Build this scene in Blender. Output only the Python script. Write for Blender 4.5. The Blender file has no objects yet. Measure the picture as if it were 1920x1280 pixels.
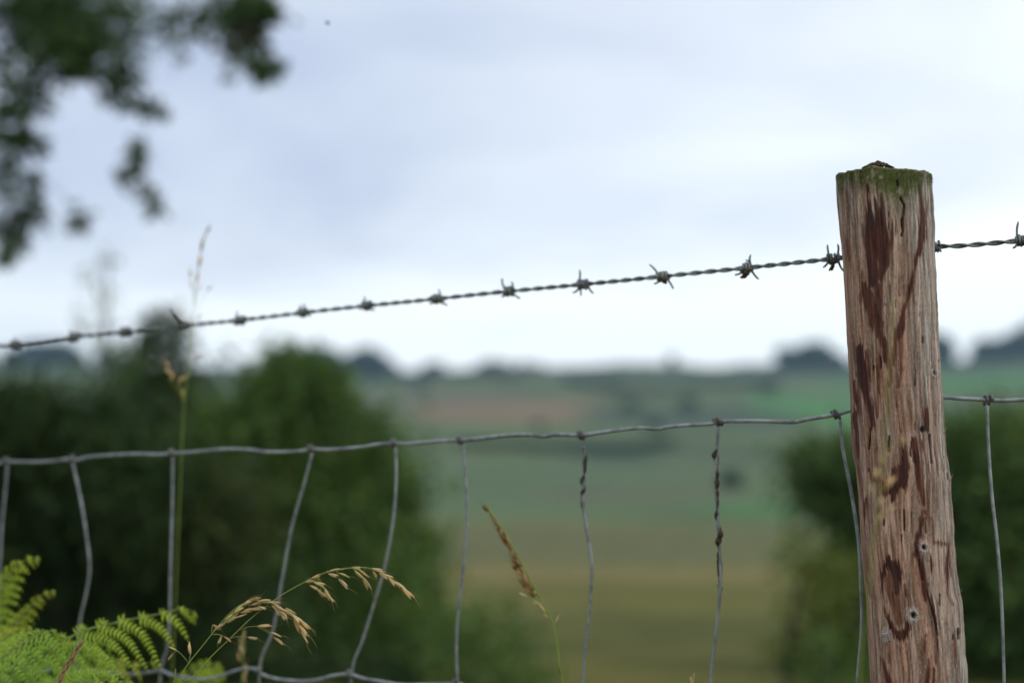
import bpy, math, random
import numpy as np
from mathutils import Vector, Matrix

R = math.radians
rng = np.random.default_rng(7)
random.seed(7)
scene = bpy.context.scene
COL = scene.collection

# ------------------------------------------------------------------ camera
HC = 0.98                       # eye height above the ground at the fence
F = 50.0 / 36.0 * 1920.0        # focal length in pixels of the 1920 px wide photograph
HORIZON = 780.0                 # image row of eye level
PITCH = math.atan((HORIZON - 640.0) / F)
cam_d = bpy.data.cameras.new("camera")
cam = bpy.data.objects.new("camera", cam_d)
COL.objects.link(cam)
cam.location = (0, 0, HC)
cam.rotation_euler = (math.pi / 2 + PITCH, 0, 0)
cam_d.lens = 50.0
cam_d.sensor_width = 36.0
cam_d.clip_start = 0.05
cam_d.clip_end = 6000.0
cam_d.dof.use_dof = True
cam_d.dof.focus_distance = 1.535
cam_d.dof.aperture_fstop = 1.8
cam_d.dof.aperture_blades = 9
scene.camera = cam

# ------------------------------------------------------------------ world, sun, exposure
SUN_EL, SUN_AZ = R(42), R(125)      # azimuth clockwise from +Y (the view direction): right, a little behind
sun_dir = Vector((math.sin(SUN_AZ) * math.cos(SUN_EL), math.cos(SUN_AZ) * math.cos(SUN_EL), math.sin(SUN_EL)))
world = bpy.data.worlds.new("World")
scene.world = world
world.use_nodes = True
wt = world.node_tree
wt.nodes.clear()


class NT:
    """small helper to write node trees"""
    def __init__(s, tree):
        s.t = tree

    def n(s, typ, **kw):
        nd = s.t.nodes.new(typ)
        for k, v in kw.items():
            if k.startswith('i_'):
                nd.inputs[k[2:].replace('_', ' ')].default_value = v
            else:
                setattr(nd, k, v)
        return nd

    def l(s, a, b):
        s.t.links.new(a, b)

    def math(s, op, a, b=None, clamp=False):
        nd = s.t.nodes.new('ShaderNodeMath')
        nd.operation = op
        nd.use_clamp = clamp
        for i, v in enumerate((a, b)):
            if v is None:
                continue
            if isinstance(v, (int, float)):
                nd.inputs[i].default_value = v
            else:
                s.l(v, nd.inputs[i])
        return nd.outputs[0]

    def rng(s, v, a, b, c=0.0, d=1.0, smooth=True):
        nd = s.t.nodes.new('ShaderNodeMapRange')
        nd.interpolation_type = 'SMOOTHSTEP' if smooth else 'LINEAR'
        s.l(v, nd.inputs[0])
        for i, x in enumerate((a, b, c, d)):
            nd.inputs[i + 1].default_value = x
        return nd.outputs[0]

    def mix(s, f, a, b, blend='MIX'):
        nd = s.t.nodes.new('ShaderNodeMix')
        nd.data_type = 'RGBA'
        nd.blend_type = blend
        for i, v in ((0, f), (6, a), (7, b)):
            if isinstance(v, (int, float)):
                nd.inputs[i].default_value = v
            elif isinstance(v, tuple):
                nd.inputs[i].default_value = v if len(v) == 4 else (*v, 1)
            else:
                s.l(v, nd.inputs[i])
        return nd.outputs[2]

    def noise(s, vec, scale, detail=3, rough=.5, dist=0.0):
        nd = s.n('ShaderNodeTexNoise')
        nd.inputs['Scale'].default_value = scale
        nd.inputs['Detail'].default_value = detail
        nd.inputs['Roughness'].default_value = rough
        nd.inputs['Distortion'].default_value = dist
        if vec is not None:
            s.l(vec, nd.inputs['Vector'])
        return nd.outputs[0]


w = NT(wt)
tc = w.n('ShaderNodeTexCoord').outputs['Generated']
sep = w.n('ShaderNodeSeparateXYZ')
w.l(tc, sep.inputs[0])
dx, dy, dz = sep.outputs
zc = w.math('MAXIMUM', dz, 0.0)
den = w.math('ADD', zc, 0.22)
comb = w.n('ShaderNodeCombineXYZ')
w.l(w.math('DIVIDE', dx, den), comb.inputs[0])
w.l(w.math('DIVIDE', dy, den), comb.inputs[1])
cloud = w.noise(comb.outputs[0], 1.15, 4, .5, .35)
cl = w.rng(cloud, .33, .68)
hor = w.math('SUBTRACT', 1.0, w.rng(zc, .03, .16), True)            # overcast sky is palest near the horizon
dotn = w.n('ShaderNodeVectorMath', operation='DOT_PRODUCT')
w.l(tc, dotn.inputs[0])
dotn.inputs[1].default_value = (math.sin(SUN_AZ), math.cos(SUN_AZ), 0)
sunw = w.rng(dotn.outputs['Value'], -1.0, 0.0)                      # and brighter on the side of the veiled sun
val = w.math('ADD', w.math('MULTIPLY', cl, .32),
             w.math('ADD', w.math('MULTIPLY', hor, .68), w.math('MULTIPLY', sunw, .80)), True)
ccol = w.mix(val, (.30, .375, .56), (.91, .97, 1.0))
sky = w.n('ShaderNodeTexSky', sky_type='NISHITA', sun_disc=False, sun_elevation=SUN_EL,
          sun_rotation=SUN_AZ, altitude=200.0, dust_density=2.0)
bg1 = w.n('ShaderNodeBackground', i_Strength=0.1)
w.l(sky.outputs[0], bg1.inputs[0])
bg2 = w.n('ShaderNodeBackground', i_Strength=1.30)
w.l(ccol, bg2.inputs[0])
ms = w.n('ShaderNodeMixShader')
ms.inputs[0].default_value = 0.93
w.l(bg1.outputs[0], ms.inputs[1])
w.l(bg2.outputs[0], ms.inputs[2])
wo = w.n('ShaderNodeOutputWorld')
w.l(ms.outputs[0], wo.inputs[0])

sun_l = bpy.data.lights.new("sun", 'SUN')
sun_l.energy = 1.1
sun_l.angle = R(14)
sun_l.color = (1.0, .95, .88)
sun = bpy.data.objects.new("sun", sun_l)
sun.rotation_euler = (-sun_dir).to_track_quat('-Z', 'Y').to_euler()
sun.location = (3, -3, 8)
COL.objects.link(sun)

vs = scene.view_settings
vs.view_transform = 'Standard'
vs.look = 'None'
vs.exposure = 0.0
vs.gamma = 1.0
vs.use_curve_mapping = False
cy = scene.cycles
cy.max_bounces = 6
cy.diffuse_bounces = 3
cy.glossy_bounces = 2
cy.transmission_bounces = 3
cy.volume_bounces = 2
cy.transparent_max_bounces = 8
cy.sample_clamp_indirect = 4.0

# ------------------------------------------------------------------ picture <-> place
FW = np.array([0, math.cos(PITCH), math.sin(PITCH)])
UP = np.array([0, -math.sin(PITCH), math.cos(PITCH)])
CAM = np.array([0, 0, HC])


def ray(x, y):
    return np.array([(x - 960) / F, 0, 0]) + UP * ((640 - y) / F) + FW


def at(x, y, d):
    """the point that stands d metres in front of the lens in the direction of photo pixel x, y"""
    return CAM + ray(x, y) * d


FN = np.array([.4138, .9104, 0.0])          # the fence runs away to the left; normal of its wire plane
FK = float(FN[:2] @ np.array([.3615, 1.607]))
FDIR = np.array([-.9104, .4138, 0.0])


def fen(x, y, off=0.0):
    r = ray(x, y)
    return CAM + r * ((FK + off) / float(FN @ r))


def project(P):
    q = P - CAM
    d = q @ FW
    return 960 + q[:, 0] / d * F, 640 - (q @ UP) / d * F


# ------------------------------------------------------------------ noise in numpy
def _hash(i, j, seed):
    n = (i.astype(np.int64) * 374761393 + j.astype(np.int64) * 668265263 + seed * 1274126177) & 0x7fffffff
    n = ((n ^ (n >> 13)) * 1274126177) & 0x7fffffff
    n = n ^ (n >> 16)
    return (n & 0xffff) / 65535.0


def vn(x, y, seed=0):
    x = np.asarray(x, float)
    y = np.asarray(y, float)
    i, j = np.floor(x), np.floor(y)
    fx, fy = x - i, y - j
    fx, fy = fx * fx * (3 - 2 * fx), fy * fy * (3 - 2 * fy)
    a, b = _hash(i, j, seed), _hash(i + 1, j, seed)
    c, d = _hash(i, j + 1, seed), _hash(i + 1, j + 1, seed)
    return (a * (1 - fx) + b * fx) * (1 - fy) + (c * (1 - fx) + d * fx) * fy


def fbm(x, y, seed=0, o=4):
    s, a, t = 0, .5, 0
    for k in range(o):
        s = s + a * vn(x * 2 ** k, y * 2 ** k, seed + k * 17)
        t += a
        a *= .5
    return s / t


def sstep(a, b, v):
    t = np.clip((v - a) / (b - a), 0, 1)
    return t * t * (3 - 2 * t)


# ------------------------------------------------------------------ mesh helpers
def mesh_np(name, V, faces, mat, smooth=False, colors=None):
    """faces: int array (n,3) or (n,4), or a list of such arrays"""
    if not isinstance(faces, list):
        faces = [faces]
    me = bpy.data.meshes.new(name)
    V = np.asarray(V, np.float32)
    loops = np.concatenate([f.reshape(-1) for f in faces]).astype(np.int32)
    sizes = np.concatenate([np.full(len(f), f.shape[1], np.int32) for f in faces])
    starts = np.concatenate([[0], np.cumsum(sizes)[:-1]]).astype(np.int32)
    me.vertices.add(len(V))
    me.vertices.foreach_set('co', V.reshape(-1))
    me.loops.add(len(loops))
    me.loops.foreach_set('vertex_index', loops)
    me.polygons.add(len(sizes))
    me.polygons.foreach_set('loop_start', starts)
    me.polygons.foreach_set('loop_total', sizes)
    if smooth:
        me.polygons.foreach_set('use_smooth', np.ones(len(sizes), bool))
    for k, c in (colors or {}).items():
        a = me.color_attributes.new(k, 'FLOAT_COLOR', 'POINT')
        c = np.asarray(c, np.float32)
        if c.ndim == 1:
            c = np.stack([c, c, c], 1)
        if c.shape[1] == 3:
            c = np.concatenate([c, np.ones((len(c), 1), np.float32)], 1)
        a.data.foreach_set('color', np.ascontiguousarray(c, np.float32).reshape(-1))
    me.update(calc_edges=True)
    me.validate()
    if mat:
        me.materials.append(mat)
    return me


def obj(name, me, parent=None):
    o = bpy.data.objects.new(name, me)
    COL.objects.link(o)
    if parent is not None:
        o.parent = parent
        o.matrix_parent_inverse = parent_inv(parent)
    return o


def parent_inv(p):
    # parts of parts: their part already carries the inverse of its thing's place
    return Matrix.Translation(-Vector(p.location)) if p.parent is None else Matrix.Identity(4)


def tag(o, label=None, cat=None, group=None, kind=None):
    for k, v in (('label', label), ('category', cat), ('group', group), ('kind', kind)):
        if v:
            o[k] = v
    return o


def empty(name, loc, label, cat, group=None):
    o = bpy.data.objects.new(name, None)
    o.empty_display_size = .1
    COL.objects.link(o)
    o.location = loc
    return tag(o, label, cat, group)


def smooth_path(P, n):
    """Catmull-Rom through P, n points"""
    P = np.asarray(P, float)
    Q = np.vstack([2 * P[0] - P[1], P, 2 * P[-1] - P[-2]])
    seg = np.linalg.norm(np.diff(P, axis=0), axis=1)
    cum = np.concatenate([[0], np.cumsum(seg)])
    s = np.linspace(0, cum[-1], n)
    k = np.clip(np.searchsorted(cum, s, side='right') - 1, 0, len(P) - 2)
    t = ((s - cum[k]) / seg[k])[:, None]
    p0, p1, p2, p3 = Q[k], Q[k + 1], Q[k + 2], Q[k + 3]
    return .5 * (2 * p1 + (p2 - p0) * t + (2 * p0 - 5 * p1 + 4 * p2 - p3) * t ** 2 + (3 * p1 - p0 - 3 * p2 + p3) * t ** 3)


def frames(P):
    T = np.gradient(P, axis=0)
    T /= np.linalg.norm(T, axis=1)[:, None] + 1e-12
    a = np.array([0, 0, 1.0]) if abs(T[0, 2]) < .9 else np.array([1.0, 0, 0])
    n = np.cross(T[0], a)
    n /= np.linalg.norm(n)
    N = np.zeros_like(P)
    for i in range(len(P)):
        n = n - T[i] * (n @ T[i])
        n /= np.linalg.norm(n) + 1e-12
        N[i] = n
    return T, N, np.cross(T, N)


def tube(P, r, sides=8):
    """closed tube -> verts, [quads, tris]"""
    P = np.asarray(P, float)
    n = len(P)
    r = np.broadcast_to(np.asarray(r, float), (n,))
    T, N, B = frames(P)
    a = np.linspace(0, 2 * math.pi, sides, endpoint=False)
    V = P[:, None, :] + r[:, None, None] * (np.cos(a)[None, :, None] * N[:, None, :] + np.sin(a)[None, :, None] * B[:, None, :])
    V = V.reshape(-1, 3)
    i = np.arange(n - 1)[:, None] * sides
    j = np.arange(sides)[None, :]
    k = (j + 1) % sides
    q = np.stack([i + j, i + k, i + k + sides, i + j + sides], -1).reshape(-1, 4)
    V = np.vstack([V, P[0], P[-1]])
    c0, c1 = n * sides, n * sides + 1
    jj = np.arange(sides)
    kk = (jj + 1) % sides
    e = (n - 1) * sides
    t = np.vstack([np.stack([np.full(sides, c0), kk, jj], 1), np.stack([np.full(sides, c1), e + jj, e + kk], 1)])
    return V, q, t


class Bag:
    """collects tubes and faces into one mesh"""
    def __init__(s):
        s.V, s.Q, s.T, s.C, s.n = [], [], [], [], 0

    def add(s, V, q=None, t=None, c=None):
        s.V.append(np.asarray(V, float))
        if q is not None and len(q):
            s.Q.append(np.asarray(q) + s.n)
        if t is not None and len(t):
            s.T.append(np.asarray(t) + s.n)
        if c is not None:
            c = np.asarray(c, float)
            s.C.append(np.broadcast_to(c, (len(V), 3)) if c.ndim == 1 else c)
        s.n += len(V)

    def tube(s, P, r, sides=8, c=None):
        s.add(*tube(P, r, sides), c=c)

    def mesh(s, name, mat, smooth=True):
        f = [np.vstack(x) for x in (s.Q, s.T) if x]
        return mesh_np(name, np.vstack(s.V), f, mat, smooth, {'tint': np.vstack(s.C)} if s.C else None)


# ------------------------------------------------------------------ materials
def new_mat(name):
    m = bpy.data.materials.new(name)
    m.use_nodes = True
    m.node_tree.nodes.clear()
    t = NT(m.node_tree)
    out = t.n('ShaderNodeOutputMaterial')
    return m, t, out


def attr(t, name):
    nd = t.n('ShaderNodeAttribute', attribute_name=name)
    return nd


def mat_wire(name, base, dark, rust=.2, metal=.55, rough=.5):
    m, t, out = new_mat(name)
    co = t.n('ShaderNodeTexCoord').outputs['Object']
    n1 = t.noise(co, 60, 4, .6)
    n2 = t.noise(co, 14, 3, .6)
    n3 = t.noise(co, 420, 3, .6)
    c = t.mix(t.rng(n1, .35, .7), base, dark)
    c = t.mix(t.rng(n2, .60, .76, 0, rust), c, (.10, .055, .03))
    c = t.mix(t.rng(n3, .5, .8, 0, .35), c, (.40, .42, .43))
    b = t.n('ShaderNodeBsdfPrincipled')
    t.l(c, b.inputs['Base Color'])
    b.inputs['Metallic'].default_value = metal
    t.l(t.rng(n1, .3, .7, rough - .08, rough + .2), b.inputs['Roughness'])
    bp = t.n('ShaderNodeBump')
    bp.inputs['Strength'].default_value = .25
    bp.inputs['Distance'].default_value = .0006
    t.l(n3, bp.inputs['Height'])
    t.l(bp.outputs[0], b.inputs['Normal'])
    t.l(b.outputs[0], out.inputs[0])
    return m


def mat_leaf(name, base, trans=.35, rough=.55, spec=.25, tint=True):
    """leaf: diffuse + gloss + light let through; 'tint' is each leaf's own colour factor"""
    m, t, out = new_mat(name)
    if tint:
        c = t.mix(1.0, base, attr(t, 'tint').outputs['Color'], 'MULTIPLY')
    else:
        co = t.n('ShaderNodeTexCoord').outputs['Object']
        c = t.mix(t.rng(t.noise(co, 150, 3), .3, .7), base, tuple(x * .6 for x in base))
    p = t.n('ShaderNodeBsdfPrincipled')
    t.l(c, p.inputs['Base Color'])
    p.inputs['Roughness'].default_value = rough
    p.inputs['Specular IOR Level'].default_value = spec
    tr = t.n('ShaderNodeBsdfTranslucent')
    t.l(t.mix(1.0, c, (1.15, 1.25, .6), 'MULTIPLY'), tr.inputs[0])
    mx = t.n('ShaderNodeMixShader')
    mx.inputs[0].default_value = trans
    t.l(p.outputs[0], mx.inputs[1])
    t.l(tr.outputs[0], mx.inputs[2])
    t.l(mx.outputs[0], out.inputs[0])
    return m


def mat_plain(name, a, b, scale=40, rough=.8, bump=.3, bdist=.002, spec=.2):
    m, t, out = new_mat(name)
    co = t.n('ShaderNodeTexCoord').outputs['Object']
    n = t.noise(co, scale, 5, .6)
    p = t.n('ShaderNodeBsdfPrincipled')
    t.l(t.mix(t.rng(n, .3, .7), a, b), p.inputs['Base Color'])
    p.inputs['Roughness'].default_value = rough
    p.inputs['Specular IOR Level'].default_value = spec
    bp = t.n('ShaderNodeBump')
    bp.inputs['Strength'].default_value = bump
    bp.inputs['Distance'].default_value = bdist
    t.l(n, bp.inputs['Height'])
    t.l(bp.outputs[0], p.inputs['Normal'])
    t.l(p.outputs[0], out.inputs[0])
    return m


M_BARB = mat_wire('barbed_wire_zinc', (.17, .18, .18), (.07, .075, .075), .25, .5, .45)
M_NET = mat_wire('netting_wire_zinc', (.27, .29, .30), (.13, .14, .145), .35, .45, .45)
M_RUSTY = mat_wire('wire_knot_dull', (.11, .105, .10), (.06, .05, .042), .6, .35, .6)
M_STRAW = mat_leaf('straw_spikelet', (.62, .49, .29), .25, .5, .3)
M_STEM = mat_leaf('grass_stem_green', (.24, .30, .07), .15, .45, .3)
M_DRY = mat_plain('dry_plant_matter', (.080, .056, .034), (.032, .022, .014), 260)
M_FERN = mat_leaf('bracken_green', (.30, .44, .055), .42, .5, .25)
M_RACHIS = mat_leaf('bracken_stalk', (.19, .26, .06), .1, .5, .25, tint=False)
M_TREE = mat_leaf('tree_leaf_dark', (.040, .074, .022), .28, .55, .2)
M_BRAMBLE_SHADE = mat_leaf('bramble_leaf_shade', (.036, .064, .020), .3, .6, .15)  # thicket's shade put into the colour: leaves evenly darker than the other bushes
M_HAW = mat_leaf('hawthorn_leaf', (.068, .116, .032), .3, .6, .15)
M_BUSH = mat_leaf('bush_leaf', (.074, .128, .030), .30, .6, .15)
M_FARLEAF = mat_leaf('far_tree_leaf', (.022, .038, .022), .2, .7, .1)
M_BARK = mat_plain('bark', (.06, .045, .03), (.025, .02, .015), 12, .9, .6, .02)
M_CRUMB = mat_plain('moss_crumbs', (.10, .07, .035), (.025, .018, .010), 300, .95)
M_MOSS = mat_leaf('moss_green', (.085, .105, .018), .2, .8, .1)

# ------------------------------------------------------------------ ground: one sheet, slope, valley and the far hill
def g_height(x, y):
    x = np.asarray(x, float)
    y = np.asarray(y, float)
    near = -.10 * np.clip(y - 2.0, 0, 95)
    near = near - .0 * x
    base = np.interp(y, [-400, 97, 175, 250, 370, 500, 640, 700, 800, 1100, 1600],
                     [0, 0, 1.0, 4.6, 12.2, 21.0, 29.0, 30.2, 28, 14, 6])
    k = np.clip((y - 100) / 300, 0, 1)
    ridge = 1 + k * (.06 * np.sin(x / 110 + 1.2) + .045 * np.sin(x / 47 + .4))
    right = 7.0 * np.clip((x - 120) / 90, 0, 1.6) * np.clip((y - 200) / 300, 0, 1)
    left = 2.0 * np.clip((-x - 60) / 80, 0, 2) * np.clip((y - 200) / 300, 0, 1)
    rough = (fbm(x / 40, y / 40, 3) - .5) * 1.6 * np.clip((np.abs(y) - 30) / 100, 0, 1)
    return near + base * ridge + right + left + rough


def on_ground(x, y):
    """where the line of sight of photo pixel x, y meets the ground sheet"""
    r = ray(x, y)
    d = np.concatenate([np.linspace(4, 120, 600), np.linspace(120, 760, 1200)])
    P = CAM + r * d[:, None]
    h = P[:, 2] - g_height(P[:, 0], P[:, 1])
    k = np.argmax(h < 0) if (h < 0).any() else np.argmin(h)
    return P[k]


ys = np.concatenate([np.linspace(-150, -20, 9), np.linspace(-15, 30, 46), np.linspace(32, 110, 60),
                     np.linspace(113, 700, 230), np.linspace(710, 1000, 20)])
xs = np.concatenate([np.linspace(-700, -320, 16), np.linspace(-310, -20, 110), np.linspace(-18, 18, 37),
                     np.linspace(20, 310, 110), np.linspace(320, 700, 16)])
GX, GY = np.meshgrid(xs, ys)
gx, gy = GX.ravel(), GY.ravel()
GZ = g_height(gx, gy)
# field colours: patches of land as they lie on the slopes
gpx = 960 + gx / np.maximum(gy, 1.0) * F
cell = _hash(np.floor(gx / 62 + .25 * np.sin(gy / 70)), np.floor(gy / 55 + .3 * np.sin(gx / 90)), 5)
pal = np.array([[.055, .100, .045], [.075, .120, .050], [.050, .085, .045], [.090, .120, .050], [.062, .125, .055]])
gc = pal[(cell * 4.999).astype(int)] * .45 + np.array([.084, .104, .054]) * .55
upper = sstep(470, 610, gy + 60 * (fbm(gx / 60, gy / 60, 14) - .5))[:, None]
gc = gc * (1 - upper * .75) + np.array([.036, .060, .042]) * upper * .75


def blob(cx, cy, rx, ry, soft=.35):
    u = ((gx - cx) / rx) ** 2 + ((gy - cy) / ry) ** 2
    u = u + (fbm(gx / 12, gy / 12, 9) - .5) * .6
    return sstep(1 + soft, 1 - soft, u)[:, None]


def paint(col, m):
    global gc
    gc = gc * (1 - m) + np.array(col) * m


sl = sstep(150, 72, gy + 50 * (fbm(gx / 22, gy / 22, 4) - .5))[:, None]
mot = fbm(gx / 26, gy / 16, 44)[:, None]
gc = gc * (.62 + .76 * mot) * np.array([1.0, 1.0, .95]) + np.array([.03, .012, 0]) * sstep(.55, .75, fbm(gx / 35, gy / 20, 47))[:, None]
n1 = fbm(gx / 9, gy / 9, 21)[:, None]
paint((.118, .114, .028), sl)                                   # dry yellowish near pasture
gc = gc * (1 - sl * sstep(.45, .7, n1) * .75) + np.array([.075, .082, .022]) * (sl * sstep(.45, .7, n1) * .75)
paint((.185, .148, .048), sl * sstep(34, 70, gy)[:, None] * .9)
paint((.108, .112, .046), blob(10, 116, 55, 16, .6))
for (px, py, rx, ry, c) in ((960, 768, 26, 42, (.175, .122, .075)), (800, 745, 30, 30, (.10, .095, .065)), (1580, 770, 22, 60, (.06, .17, .05)),
                            (1850, 715, 60, 45, (.055, .15, .045)), (1420, 955, 6, 8, (.06, .15, .05)),
                            (1000, 900, 26, 30, (.080, .118, .06)), (1250, 870, 16, 18, (.085, .115, .06)), (1190, 930, 14, 8, (.10, .10, .06)),
                            (1290, 780, 26, 45, (.05, .075, .045)), (1150, 850, 8, 20, (.045, .075, .05))):
    p = on_ground(px, py)
    paint(c, blob(p[0], p[1], rx, ry))
nx = len(xs)
ii = (np.arange(len(ys) - 1)[:, None] * nx + np.arange(nx - 1)[None, :]).ravel()
M_GROUND, t, out = new_mat('pasture_ground')
co = t.n('ShaderNodeTexCoord').outputs['Object']
nA, nB = t.noise(co, .9, 5, .6), t.noise(co, 9, 4, .6)
c = t.mix(1.0, attr(t, 'fields').outputs['Color'], t.mix(t.rng(nA, .25, .75), (.65, .68, .6), (1.35, 1.3, 1.3)), 'MULTIPLY')
c = t.mix(t.rng(nB, .5, .8, 0, .35), c, (.13, .11, .05))
p = t.n('ShaderNodeBsdfPrincipled')
t.l(c, p.inputs['Base Color'])
p.inputs['Roughness'].default_value = .95
p.inputs['Specular IOR Level'].default_value = .1
bp = t.n('ShaderNodeBump')
bp.inputs['Distance'].default_value = .08
t.l(nB, bp.inputs['Height'])
t.l(bp.outputs[0], p.inputs['Normal'])
t.l(p.outputs[0], out.inputs[0])
ground = obj('ground', mesh_np('ground', np.stack([gx, gy, GZ], 1), np.stack([ii, ii + 1, ii + nx + 1, ii + nx], 1), M_GROUND, True, {'fields': gc}))
tag(ground, kind='structure')


# ------------------------------------------------------------------ foliage
def rand_dirs(n):
    v = rng.normal(size=(n, 3))
    return v / np.linalg.norm(v, axis=1)[:, None]


def leaves(P, size, aspect=.55, up=.45, tint=(.6, 1.4), warm=.15, out=None):
    """n folded leaf blades (4 verts, 2 triangles) at points P -> verts, tris, tint"""
    n = len(P)
    a = rand_dirs(n)
    if out is not None:
        a = a + out * .7
    a[:, 2] -= .25
    a /= np.linalg.norm(a, axis=1)[:, None]
    nrm = rand_dirs(n)
    nrm[:, 2] += up * 2
    s = np.cross(a, nrm)
    s /= np.linalg.norm(s, axis=1)[:, None] + 1e-9
    nn = np.cross(s, a)
    L = (size * rng.uniform(.65, 1.35, n))[:, None]
    W = L * aspect * .5
    mid = P + a * L * .45 + nn * L * .06
    V = np.stack([P, mid + s * W - nn * L * .10, P + a * L - nn * L * .08, mid - s * W - nn * L * .10], 1).reshape(-1, 3)
    b = np.arange(n)[:, None] * 4
    T = np.vstack([b + np.array([0, 1, 2]), b + np.array([0, 2, 3])])
    k = rng.uniform(tint[0], tint[1], n)
    y = rng.uniform(-warm, warm, n)
    C = np.stack([k * (1 + y), k, k * (1 - y)], 1)
    return V, T, np.repeat(C, 4, 0)


def lobe_points(c, r, n, flat=.85, hollow=.25):
    u = rand_dirs(n)
    rad = (rng.random(n) ** (hollow + .05))
    lump = .78 + .34 * fbm(u[:, 0] * 2.3 + c[0] * 3 + 9, u[:, 1] * 2.3 + u[:, 2] * 1.7 + c[2] * 5 + 9, 11)
    v = u * (rad * lump)[:, None] * r
    v[:, 2] *= flat
    return np.asarray(c) + v, u


def shrub(name, lobes, d, label, cat, size=.075, dens=1.0, mat=M_BUSH, warm=.18, tint=(.55, 1.5), group=None, spread=.5, stems=4):
    """lobes: (px, py, radius px, tint factor) at about d metres"""
    cs = []
    for L in lobes:
        dd = d + rng.uniform(-spread, spread)
        cs.append((at(L[0], L[1], dd), L[2] / F * dd, L[3] if len(L) > 3 else 1.0, L[4] if len(L) > 4 else (1, 1, 1)))
    cen = np.mean([c[0] for c in cs], 0)
    gz = float(g_height(cen[0], cen[1]))
    root = empty(name, (cen[0], cen[1], gz), label, cat, group)
    bag = Bag()
    for c, r, k, hue in cs:
        n = int(dens * 4 * math.pi * r * r / (size * size * .28) * 1.5)
        P, u = lobe_points(c, r, n)
        m_ = rng.random(n) < .32                      # loose outer sprays
        P[m_] = c + (P[m_] - c) * rng.uniform(1.05, 1.75, m_.sum())[:, None]
        keep = P[:, 2] > g_height(P[:, 0], P[:, 1])
        V, T, C = leaves(P[keep], size, out=u[keep], warm=warm, tint=tint)
        bag.add(V, None, T, C * k * np.array(hue))
    obj('crown', bag.mesh('shrub_crown', mat, False), root)
    bs = Bag()
    for i in range(stems):
        c, r, _, _ = cs[i % len(cs)]
        b = np.array([cen[0] + rng.uniform(-.25, .25), cen[1] + rng.uniform(-.2, .2), gz - .05])
        m = (b + c) / 2 + rng.normal(size=3) * .08
        bs.tube(smooth_path([b, m, c], 10), np.linspace(.028, .008, 10), 6)
    obj('stem', bs.mesh('shrub_stem', M_BARK), root)
    return root


shrub('hazel_bush', [(530, 745, 95), (615, 840, 130), (690, 930, 110), (470, 860, 140), (560, 1010, 170), (740, 1060, 100), (640, 1150, 170),
                     (545, 690, 55), (500, 1200, 180), (760, 1230, 110), (600, 720, 50), (420, 1290, 150), (600, 1300, 150), (740, 1310, 120)], 11.0,
      'large dark green bush behind the netting, left of the open field', 'bush', .085, 1.0)
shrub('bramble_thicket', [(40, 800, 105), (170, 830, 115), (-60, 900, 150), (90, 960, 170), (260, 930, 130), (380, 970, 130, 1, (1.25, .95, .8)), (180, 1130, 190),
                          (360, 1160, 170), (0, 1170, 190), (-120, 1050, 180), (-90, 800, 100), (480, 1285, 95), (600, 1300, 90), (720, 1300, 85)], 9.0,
      'dense dark thicket filling the lower left behind the bracken', 'thicket', .075, 1.0, M_BRAMBLE_SHADE)
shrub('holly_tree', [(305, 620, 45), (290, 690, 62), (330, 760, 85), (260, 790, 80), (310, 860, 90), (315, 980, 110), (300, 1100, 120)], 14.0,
      'narrow pointed dark tree rising above the left thicket', 'tree', .09, .85, M_BRAMBLE_SHADE, spread=.25)
shrub('sapling', [(205, 475, 18), (178, 520, 30), (216, 560, 26), (160, 592, 30), (204, 632, 34), (236, 682, 44), (150, 702, 44), (190, 830, 60), (190, 960, 60)], 12.0,
      'thin sparse sapling reaching above the barbed wire at left', 'tree',   .06, .12, spread=.1, stems=2)
shrub('gorse_bush', [(930, 1170, 70), (880, 1240, 100), (985, 1240, 70), (830, 1180, 70), (940, 1290, 90), (800, 1290, 90)], 8.5,
      'low bush at the bottom middle under the brown seed head', 'bush', .05, .22)
shrub('hawthorn_bush', [(1545, 880, 75), (1610, 930, 100), (1720, 900, 120), (1840, 870, 115), (1930, 850, 110), (1700, 1080, 170), (1900, 1050, 190),
                        (1690, 1230, 140), (1850, 1230, 180), (2050, 950, 180), (1720, 1330, 110), (1860, 1330, 110), (2000, 1320, 120)], 9.5,
      'dark green bush behind the wooden post on the right', 'bush', .08, 1.0, M_HAW)
shrub('dry_scrub', [(1510, 1040, 45, 1, (1.35, 1.0, .8)), (1535, 1130, 60, 1, (1.35, .98, .8)), (1500, 1220, 60, 1, (1.3, .98, .8)), (1575, 1080, 60, 1, (1.35, 1.0, .8)), (1560, 1240, 80)], 8.2,
      'sparse brownish scrub beside the lower left of the post', 'bush', .05, .35)


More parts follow.
